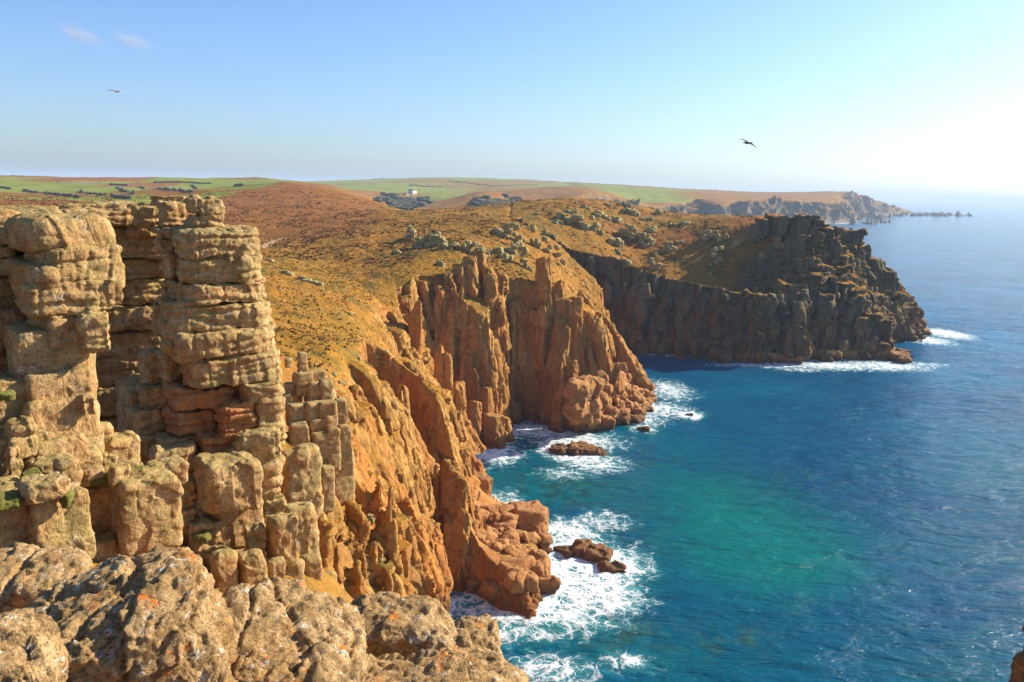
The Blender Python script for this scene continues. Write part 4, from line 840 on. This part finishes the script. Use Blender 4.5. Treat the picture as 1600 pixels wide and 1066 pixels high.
for a in [(640, 372, 28, 26, 8, 'knobbly outcrop with a round head at the left end of the long tor'), (672, 384, 60, 34, 22, 'long low tor of stacked slabs on the golden turf'), (700, 388, 34, 26, 10, 'right end of the long tor stepping down to the cliff edge'), (738, 396, 46, 30, 20, 'dark upright crags crowning the middle cliff'), (754, 400, 26, 24, 8, 'rounded crags just right of the dark upright crags'),
          (782, 400, 40, 16, 10, 'low broken blocks on the turf behind the cliff top'), (686, 416, 20, 18, 5, 'small dark outcrop on the turf left of the crowning crags'), (800, 395, 24, 26, 7, 'blocky outcrop above the recess of the cliff'), (824, 420, 26, 50, 12, 'tall stepped crag right of the recess'), (812, 390, 22, 22, 6, 'grey outcrop at the foot of the slope beside the stepped crag'),
          (622, 396, 16, 9, 3, 'small rocks half sunk in the turf below the long tor'), (800, 375, 50, 40, 22, 'big grey crag at the head of the shaded cove'), (835, 385, 24, 46, 9, 'slabby pillar crag on the left of the shaded cove'), (852, 392, 26, 48, 10, 'slabby pillar crag leaning into the shaded cove'), (872, 405, 22, 40, 8, 'lower pillar crag on the rim of the shaded cove'), (778, 365, 30, 14, 6, 'low grey rocks on the slope above the cove crag')]:
    tor(*a[:5], a[5], group=GT)
HILL = [(905, 352, 40, 24, 14), (925, 358, 30, 24, 9), (880, 340, 22, 14, 6), (893, 332, 20, 12, 6), (940, 338, 26, 14, 7), (960, 345, 24, 14, 6), (985, 335, 30, 16, 9), (1010, 345, 24, 14, 6), (975, 322, 24, 12, 6), (950, 322, 18, 8, 4), (1000, 322, 22, 9, 5), (1030, 335, 20, 12, 5), (985, 372, 40, 30, 16), (1005, 380, 34, 26, 12), (1018, 362, 24, 14, 6), (960, 378, 34, 22, 12), (966, 398, 20, 12, 5), (975, 415, 22, 16, 6),
        (1045, 392, 22, 18, 7), (1060, 380, 16, 10, 4), (1070, 350, 22, 9, 5), (1050, 352, 16, 8, 4), (1110, 372, 30, 20, 10), (1122, 395, 20, 22, 8), (1118, 410, 24, 16, 6), (1130, 375, 18, 14, 6), (1020, 420, 30, 22, 10), (1025, 400, 16, 10, 3), (1090, 412, 12, 7, 2), (1110, 430, 10, 6, 2), (940, 365, 18, 10, 4), (915, 325, 14, 7, 3), (870, 350, 22, 12, 5), (840, 336, 14, 6, 3), (900, 318, 8, 5, 2), (1040, 325, 12, 7, 3), (1150, 385, 26, 22, 8)]
def where(a):
    sz = 'large' if a[4] > 9 else 'middling' if a[4] > 5 else 'small'
    ud = 'just under the skyline' if a[1] < 335 else 'high on the far hillside' if a[1] < 362 else 'low on the far hillside above the dark cliff'
    lr = 'towards the cove' if a[0] < 935 else 'in the middle' if a[0] < 1035 else 'towards the headland crest'
    return '%s grey outcrop %s, %s' % (sz, ud, lr)
for a in HILL: tor(*a, where(a), group='grey outcrops on the far hillside')
CREST = [(1188, 362, 34, 22, 10, 'low dark crag at the left end of the headland crest'), (1212, 364, 42, 26, 14, 'dark blocky crag on the headland crest'), (1245, 364, 46, 27, 16, 'flat-topped dark crag on the headland crest'), (1268, 364, 34, 30, 12, 'highest square-topped crag at the right of the headland crest'), (1310, 376, 30, 24, 10, 'jagged crag topping the outer ridge of the headland'), (1330, 374, 20, 22, 6, 'small jagged tooth beside the outer ridge crag'), (1205, 396, 40, 26, 12, 'shaded blocks on the slope under the headland crest'), (1185, 480, 30, 22, 8, 'shaded boulder outcrop on the grass edge of the headland')]
for a in CREST: tor(*a[:5], a[5], group='crags on the headland crest', mat=M_HEAD)

# stones scattered over the near slope and moor
GS = 'small stones scattered over the golden slope'
pts = []
for k in range(110):
    v = rg.uniform(430, 880); ul = max(418, np.interp(v, [430, 700, 880], [418, 560, 560])) if v < 550 else np.interp(v, [550, 700, 880], [465, 560, 520]); ur = np.interp(v, [430, 480, 640, 900], [520, 590, 620, 600])
    pts.append((rg.uniform(ul, ur), v))
pts += [(rg.uniform(560, 600), rg.uniform(585, 640)) for k in range(14)]
pa = Pile()
protos = []
for u, v in pts:
    c = hit(u, v, 50, 400); r = rg.uniform(.18, .5) * (1 + .8 * (rg.rand() < .15))
    if len(protos) < 8:
        o = stone('stone', 'small pale stone lying on the golden grass slope', c, (r, r * .8, r * .55), M_TOR, 'stone', GS, amp=.04, fr=1.5, yaw=rg.uniform(0, 3), res=.09); protos.append(o)
    else:
        o = protos[rg.randint(8)].copy(); COL.objects.link(o); o.location = Vector(c); o.rotation_euler = (0, 0, rg.uniform(0, 6)); s = rg.uniform(.6, 1.5); o.scale = (s, s, s)
for (u, v) in [(570, 612), (573, 624)]:
    stone('stone', 'orange boulder resting on the near slope' if v < 620 else 'smaller orange stone just under the orange boulder', hit(u, v, 50, 300), (.7, .6, .55), M_SHORE, 'stone', None, amp=.05, fr=1.5)
for (u, v) in [(422, 408), (446, 428), (452, 430), (474, 436), (480, 440), (489, 443), (498, 446)]:
    stone('stone', 'dark stone in the line of stones crossing the slope', hit(u, v, 60, 400), (.9, .6, .5), M_TOR, 'stone', 'dark stones in a line across the slope', amp=.06, fr=1.)
# ------------------------------------------------------------------ far country: dry-stone walls, houses, scrub, path
def flat_mat(name, c1, c2, sc=1., rough=.9):
    t = NT(name); n = t.noise(t.pos(), sc, 5, .6); t.set(t.b.inputs['Base Color'], t.mix(t.ramp(n, [(.35, 0.), (.65, 1.)]), c1, c2))
    t.b.inputs['Roughness'].default_value = rough; t.set(t.b.inputs['Normal'], t.bump(n, .1)); return t.m
M_WALL = flat_mat('drystone', (.17, .14, .09), (.08, .07, .045), .8)
M_CREAM = flat_mat('cream_render', (.80, .72, .55), (.72, .64, .48), .4); M_SLATE = flat_mat('slate', (.10, .11, .14), (.07, .08, .10), .5)
M_GLASS = flat_mat('window_glass', (.03, .035, .05), (.02, .025, .03), .5, .15); M_SCRUB = flat_mat('scrub_leaf', (.028, .035, .012), (.055, .05, .018), .3)
def wall(uv, label, h=1.7):
    pts = []
    for (u0, v0), (u1, v1) in zip(uv[:-1], uv[1:]):
        a, b = hit(u0, v0, 250, 4000, 1500), hit(u1, v1, 250, 4000, 1500); n = max(2, int(np.linalg.norm(a - b) / 5))
        pts += [a + (b - a) * k / n for k in range(n + (1 if (u1, v1) == uv[-1] else 0))]
    p = np.array(pts); p[:, 2] = np.maximum(land(p[:, 0], p[:, 1])[0], 0) - .5; d = np.gradient(p[:, :2], axis=0); d /= np.linalg.norm(d, axis=1)[:, None] + 1e-9
    nrm = np.stack([-d[:, 1], d[:, 0], 0 * d[:, 0]], 1); hh = h + .5 + rg.uniform(-.35, .35, len(p)); up = np.array((0, 0, 1.)); w_ = .8
    ring = np.stack([p - nrm * w_, p - nrm * w_ * .6 + up * hh[:, None], p + nrm * w_ * .6 + up * hh[:, None], p + nrm * w_], 1); c = p[0].copy(); V = (ring - c).reshape(-1, 3)
    Fc = [(4 * i + a, 4 * i + b, 4 * i + 4 + b, 4 * i + 4 + a) for i in range(len(p) - 1) for a, b in ((1, 0), (2, 1), (3, 2))] + [(0, 1, 2, 3), (4 * len(p) - 1, 4 * len(p) - 2, 4 * len(p) - 3, 4 * len(p) - 4)]
    o = new_mesh('stone_wall', V, Fc, M_WALL, smooth=False); o.location = Vector(c); tag(o, label, 'wall', 'dry-stone walls between the fields')
for uv, l in [([(37, 298), (80, 304), (124, 310)], 'long dark stone wall slanting across the front green field'), ([(0, 293.5), (17, 296)], 'short stone wall at the left edge above the green field'), ([(126, 298.5), (165, 306)], 'stone wall slanting down right of the long front wall'), ([(174, 307.5), (204, 312)], 'low stone wall at the border of the red heather'),
              ([(172, 289), (200, 290.5)], 'short level wall in the upper fields'), ([(185, 293), (208, 302)], 'steeply slanting wall in the middle of the fields'), ([(217, 293), (260, 296), (300, 301)], 'wall running right through the middle fields'), ([(300, 290), (380, 291.5)], 'long level wall at the right of the left fields'),
              ([(240, 286), (330, 287.5)], 'far level wall below the skyline'), ([(90, 286), (160, 287)], 'far wall left of the short level wall'),
              ([(640, 290), (690, 292), (730, 290.5)], 'field wall behind the cream house'), ([(700, 283), (770, 291), (840, 290)], 'field wall across the far green slope'), ([(560, 288), (620, 287.5)], 'field wall left of the far farm')]:
    wall(uv, l)
def box(pl_, c, h, yaw=0.):
    s = np.array([(x, y, z) for z in (-1, 1) for x, y in ((-1, -1), (1, -1), (1, 1), (-1, 1))]) * np.array(h); cy, sy = math.cos(yaw), math.sin(yaw)
    s = s @ np.array(((cy, sy, 0), (-sy, cy, 0), (0, 0, 1))) + np.array(c)
    pl_.V.append(s); pl_.N.append(s * 0); pl_.F.append(np.array([(3, 2, 1, 0), (4, 5, 6, 7), (0, 1, 5, 4), (1, 2, 6, 5), (2, 3, 7, 6), (3, 0, 4, 7)]) + pl_.n); pl_.n += 8
def raw(pl_, name, mat, parent): return new_mesh(name, np.concatenate(pl_.V), np.concatenate(pl_.F), mat, parent, smooth=False)
def gable(w, d, z0, hr, over=.4):
    V = [(-w - over, -d - over, z0), (w + over, -d - over, z0), (w + over, d + over, z0), (-w - over, d + over, z0), (-w - over, 0, z0 + hr), (w + over, 0, z0 + hr)]
    return V, [(0, 1, 5, 4), (2, 3, 4, 5), (3, 0, 4, 4), (1, 2, 5, 5), (3, 2, 1, 0)]
def roof(name, w, d, z0, hr, mat, parent, off=(0, 0, 0)):
    V, Fc = gable(w, d, z0, hr); me = bpy.data.meshes.new(name); me.from_pydata([tuple(np.array(v) + off) for v in V], [], [tuple(dict.fromkeys(f)) for f in Fc]); me.materials.append(mat)
    o = bpy.data.objects.new(name, me); COL.objects.link(o); o.parent = parent; return o
def house(u, v, Y, w, d, h, label, yaw=.4, wing=0, storeys=2, cat='house', group=None, lean_to=True):
    c = at(u, v, Y); c[2] = min(c[2], zat(c[0], c[1]) + .5); r = tag(empty('house', c), label, cat, group); r.rotation_euler = (0, 0, yaw)
    a = Pile(); box(a, (0, 0, h / 2 - 2), (w, d, h / 2 + 2)); raw(a, 'wall', M_CREAM, r); rf = roof('roof', w, d, h + .01, d * .55, M_SLATE, r)
    for sx in (-1, 1):
        a = Pile(); box(a, (sx * (w - .7), 0, h + d * .55), (.6, .5, 1.3)); raw(a, 'chimney', M_CREAM, rf)
    for st in range(storeys):
        for k in range(3):
            a = Pile(); box(a, ((k - 1) * w * .62, -d - .01, 1.7 + st * 2.9), (.6, .06, .8)); raw(a, 'window', M_GLASS, r)
    if wing:
        a = Pile(); box(a, (-w - wing, .5, .5), (wing, d * .7, 3.0)); raw(a, 'wing_wall', M_CREAM, r); roof('wing_roof', wing, d * .7, 3.55, 2., M_SLATE, r, (-w - wing - .35, .5, 0))
house(644.5, 307, 1330, 5.2, 4.8, 9.5, 'tall cream house standing on the brow above the valley', yaw=1.0, wing=6.5)
house(599, 284, 3000, 8, 5, 10, 'white farmhouse beside dark trees below the skyline', yaw=.3, group=None)
house(729, 289, 2350, 5, 4, 5, 'tiny white cottage alone in the far green fields', yaw=.4, storeys=1)
house(797, 287, 2900, 8, 5, 6, 'low farm building at the left of the far hamlet', yaw=.2, storeys=1)
house(810, 287, 2900, 6, 5, 8, 'taller house at the right of the far hamlet', yaw=.4)
house(671, 291.5, 2000, 4, 3.5, 4, 'small pale barn in the fields behind the cream house', yaw=.6, storeys=1)
def bush(u, v, w, h, label, cat='bush', group=None, Y=None, name='bush'):
    c = hit(u, v, 300, 4000, 1400) if Y is None else at(u, v, Y); sc = c[1] / F; pl_ = Pile()
    for q in range(5):
        fx = rg.uniform(-.4, .4); r_ = w * sc * rg.uniform(.22, .34); P, N, Fc = rock((c[0] + fx * w * sc, c[1] + rg.uniform(-1, 1) * r_, c[2] + h * sc * rg.uniform(.15, .5)), (r_, r_, h * sc * .5), res=max(.5, 1.1 * c[1] / 804), p=5, rng=rg)
        pl_.add((P + N * (noise(P * 1.3 / sc * .5) * .25 * h * sc)[:, None], N, Fc))
    o = new_mesh(name, np.concatenate(pl_.V) - c, np.concatenate(pl_.F), M_SCRUB); o.location = Vector(c); return tag(o, label, cat, group)
for k, (u, w, h) in enumerate([(24, 14, 3), (38, 12, 3), (58, 9, 2.4), (76, 10, 2), (104, 8, 2), (130, 10, 2), (160, 10, 2.4), (178, 7, 1.6), (250, 14, 1.5), (320, 10, 1.5), (385, 10, 1.5), (440, 8, 1.5)]):
    bush(u, np.interp(u, [0, 150, 300, 450], [276.5, 280.5, 283, 285.5]), w, h, 'dark hedge bush on the skyline of the left fields', group='hedge bushes along the skyline', Y=1260)
for u, w, h in [(577, 10, 3), (585, 10, 4), (592, 8, 4), (713, 4, 3), (804, 8, 3), (880, 6, 2)]: bush(u, 283.5 if u < 700 else np.interp(u, [700, 900], [280, 287.5]), w, h, 'dark clump of trees beside a far farm', 'tree clump', 'tree clumps beside the far farms', Y=2950)
pl_ = Pile()
for k in range(420):
    if rg.rand() < .5: u, v = rg.normal(628, 18), rg.normal(318, 7)
    else: u, v = rg.uniform(738, 815), rg.normal(322, 6)  # dark clumps put here stand in for the shade on the ridge face
    if abs(u - 641) < 20 and v < 311: continue
    c = hit(u, v, 600, 2500, 500)
    if c[1] < 650 or c[2] < 2: continue
    r_ = rg.uniform(3, 6); P, N, Fc = rock((c[0], c[1], c[2] + 1.), (r_, r_, r_ * .4), res=2.4, p=5, rng=rg); pl_.add((P + N * (noise(P * .35) * 1.2)[:, None], N, Fc))
o = new_mesh('scrub', np.concatenate(pl_.V), np.concatenate(pl_.F), M_SCRUB); tag(o, 'dark valley scrub, with clumps standing in for shade on the ridge', 'scrub', kind='stuff')
# footpath over the moor
M_PATH = flat_mat('trodden_earth', (.42, .27, .15), (.34, .20, .11), .6)
pp = [hit(u, v, 150, 700) for u, v in [(405, 389), (414, 385), (422, 381), (434, 376), (446, 373)]]
pp = np.array([pp[0] + 0 * pp[0]] + [pp[i] + (pp[i + 1] - pp[i]) * k / 12 for i in range(len(pp) - 1) for k in range(12)])
dd = np.gradient(pp[:, :2], axis=0); dd /= np.linalg.norm(dd, axis=1)[:, None] + 1e-9; nn = np.stack([-dd[:, 1], dd[:, 0]], 1)
V = []
for s in (-1, -.33, .33, 1):
    q = pp[:, :2] + nn * s * (.8 + .3 * noise(pp * .3))[:, None]; V.append(np.column_stack([q, land(q[:, 0], q[:, 1])[0] + .10]))
V = np.stack(V, 1).reshape(-1, 3)
o = new_mesh('footpath', V, [(4 * i + a, 4 * i + a + 1, 4 * i + a + 5, 4 * i + a + 4) for i in range(len(pp) - 1) for a in (0, 1, 2)], M_PATH); tag(o, 'pale earth footpath crossing the heath', 'footpath', kind='structure')

# ------------------------------------------------------------------ gulls
def gull(label, c, axis_u, pts_l, pts_r, body, m_top, sc):
    """one continuous body: spindle with two lofted wings; pts in pixels relative to the body centre"""
    c = np.array(c); r = RI; u_ = UP; f_ = FW; pl_ = Pile()
    def tube(path, ra, rb):
        path = np.array(path); n = 10; V = []
        for k, p in enumerate(path):
            for a in range(n):
                an = a * 2 * math.pi / n; V.append(p + (f_ * math.cos(an) * ra[k] + u_ * math.sin(an) * rb[k]))
        V = np.array(V); Fs = []
        for k in range(len(path) - 1):
            for a in range(n): Fs.append((k * n + a, k * n + (a + 1) % n, (k + 1) * n + (a + 1) % n, (k + 1) * n + a))
        V = np.concatenate([V, [path[0], path[-1]]]); b = len(V) - 2
        for a in range(n): Fs += [(b, (a + 1) % n, a, a), (b + 1, (len(path) - 1) * n + a, (len(path) - 1) * n + (a + 1) % n, (len(path) - 1) * n + (a + 1) % n)]
        pl_.V.append(V); pl_.F.append(np.array(Fs) + pl_.n); pl_.n += len(V)
    g = lambda x, y: (r * x + u_ * -y) * sc
    bl = [g(*p) for p in body]; tube(bl, [.02, .06, .085, .09, .075, .05, .055, .02][:len(bl)], [.015, .055, .08, .085, .07, .05, .055, .015][:len(bl)])
    for pt in (pts_l, pts_r):
        w_ = [g(*p) for p in pt]; tube(w_, np.linspace(.12, .03, len(w_)), np.linspace(.03, .012, len(w_)))
    me = bpy.data.meshes.new('seagull'); V = np.concatenate(pl_.V); me.from_pydata([tuple(v) for v in V], [], [tuple(dict.fromkeys(map(int, f))) for f in np.concatenate(pl_.F)]); me.materials.append(m_top)
    o = bpy.data.objects.new('seagull', me); COL.objects.link(o); o.location = Vector(c)
    m = o.modifiers.new('weld', 'REMESH'); m.mode = 'VOXEL'; m.voxel_size = .018; m.use_smooth_shade = True
    tag(o, label, 'gull')
M_DK = flat_mat('brown_feather', (.10, .07, .05), (.20, .15, .11), 6.); M_WH = flat_mat('white_feather', (.88, .86, .84), (.70, .70, .72), 5.)
gull('brown seagull gliding over the sea against the pale sky', at(1168, 223, 60), 0, [(0, -1), (-4, -3.5), (-9, -5), (-14, -4)], [(5, 1.5), (9, 4), (12, 6.5), (15, 8)], [(-7, -.3), (-4.5, 0), (-2, .4), (.5, .7), (3, .7), (5, .6), (6.5, .5), (8, .8)], M_DK, 60 / F)
gull('white seagull with spread wings high in the left sky', at(182, 143, 60), 0, [(0, -.5), (-5, -1.5), (-10, -1.6), (-13, -.8)], [(1, -.5), (6, 0), (10, 2.5), (14, 5)], [(-2.5, .6), (-1.5, .4), (-.5, .3), (.5, .3), (1.5, .3), (2.2, .2), (3, .2), (3.4, .2)], M_WH, 60 / F)
gull('tiny white seagull gliding in front of the dark headland', at(1247, 459, 250), 0, [(0, 0), (-1.2, -.4), (-2, -.5), (-2.8, -.2)], [(0, 0), (1.2, 0), (2, .3), (2.8, .8)], [(-1, 0), (-.7, 0), (-.3, 0), (0, 0), (.3, 0), (.6, 0), (.8, 0), (1, 0)], M_WH, 250 / F)

# ------------------------------------------------------------------ faint wisps of cloud
def wisp(u, v, w_, h_, dens):
    Y = 9000; c = at(u, v, Y); sc = Y / F
    t = NT('cloud_vapour'); t.n.remove(t.b); pv = t.n.new('ShaderNodeVolumePrincipled'); pv.inputs['Color'].default_value = (.97, .93, .98, 1); pv.inputs['Anisotropy'].default_value = .4
    tc = t.node('TexCoord').outputs['Object']; ln = t.node('VectorMath', operation='LENGTH'); t.set(ln.inputs[0], tc)
    fall = t.mr(ln.outputs['Value'], .1, .95, 1., 0.); n = t.noise(tc, 2.2, 5, .6, .6)
    t.set(pv.inputs['Density'], t.math('MULTIPLY', t.math('MULTIPLY', t.math('MULTIPLY', fall, fall), t.mr(n, .42, .7)), dens)); t.t.links.new(pv.outputs[0], t.out.inputs['Volume'])
    P, N, Fc = rock((0, 0, 0), (1, 1, 1), res=.2, p=2, jit=0, chamf=0, rng=rg); P /= np.linalg.norm(P, axis=1)[:, None]
    o = new_mesh('cloud', P, Fc, t.m); o.location = Vector(c); o.scale = (w_ * sc / 2, w_ * sc / 2, h_ * sc / 2); o.rotation_euler = (0, .35, 0); tag(o, 'faint white wisp of cloud in the blue sky', 'cloud', kind='stuff')
wisp(124, 54, 96, 34, .010); wisp(208, 64, 84, 32, .010); wisp(75, 202, 90, 20, .004)

# ------------------------------------------------------------------ tussocks and heather clumps standing up from the turf
def tufts(name, label, n, box, hts, wid, mat, test):
    x = rg.uniform(box[0], box[1], n); y = box[2] * (box[3] / box[2]) ** rg.uniform(0, 1, n) if box[2] > 0 else rg.uniform(box[2], box[3], n)
    z, e, d, st = land(x, y); zx = land(x + .6, y)[0]; zy = land(x, y + .6)[0]; g = np.hypot(zx - z, zy - z) / .6
    ok = (g < .75) & (z > 14) & test(x, y, z) & (np.abs(x / y) < .72); x, y, z = x[ok], y[ok], z[ok] - .12; n = len(x); V = []; Fs = []; b = 0
    for k in range(5):
        a = rg.uniform(0, 6.28, n); h = rg.uniform(*hts, n); w_ = rg.uniform(*wid, n); l = rg.uniform(.1, .9, n); ox, oy = rg.normal(0, .5, n) * w_, rg.normal(0, .5, n) * w_
        c, s = np.cos(a), np.sin(a); px, py = x + ox, y + oy
        for q in (cl(px - c * w_, py - s * w_, z), cl(px + c * w_, py + s * w_, z), cl(px + c * w_ * .5 - s * h * l, py + s * w_ * .5 + c * h * l, z + h), cl(px - c * w_ * .6 - s * h * l, py - s * w_ * .6 + c * h * l, z + h * .8)): V.append(q)
        i = np.arange(n); Fs.append(np.stack([b + i, b + n + i, b + 2 * n + i, b + 3 * n + i], 1)); b += 4 * n
    o = new_mesh(name, np.concatenate(V), np.concatenate(Fs), mat); print(name, n); return tag(o, label, name, kind='stuff')
M_TUFT = flat_mat('dry_grass', (.34, .18, .02), (.17, .12, .018), 1.3); M_HEATH = flat_mat('dead_heather', (.26, .09, .02), (.15, .07, .02), .8)
tufts('grass', 'dry golden grass tussocks on the cliff-top slope', 70000, (-110, 60, 55, 330), (.12, .34), (.06, .2), M_TUFT, lambda x, y, z: noise(cl(x * .15, y * .15, 0 * x)) > -.25)
tufts('heather', 'brown heather and gorse clumps over the moor', 42000, (-330, 110, 200, 520), (.2, .45), (.18, .45), M_HEATH, lambda x, y, z: noise(cl(x * .07, y * .07, 0 * x + 3)) > .0)
# ------------------------------------------------------------------ sea air
t = NT('sea_air'); t.n.remove(t.b)
pv = t.n.new('ShaderNodeVolumePrincipled'); pv.inputs['Color'].default_value = (.62, .80, 1., 1); pv.inputs['Density'].default_value = .00011; pv.inputs['Anisotropy'].default_value = .1
t.t.links.new(pv.outputs[0], t.out.inputs['Volume'])
HB = 70000.
bv = [(sx * HB, sy * HB, z) for z in (-14., 160.) for sx, sy in ((-1, -1), (1, -1), (1, 1), (-1, 1))]
hz_ = new_mesh('haze', bv, [(3, 2, 1, 0), (4, 5, 6, 7), (0, 1, 5, 4), (1, 2, 6, 5), (2, 3, 7, 6), (3, 0, 4, 7)], t.m, smooth=False)
tag(hz_, 'pale sea haze softening the distant coast', 'haze', kind='stuff')
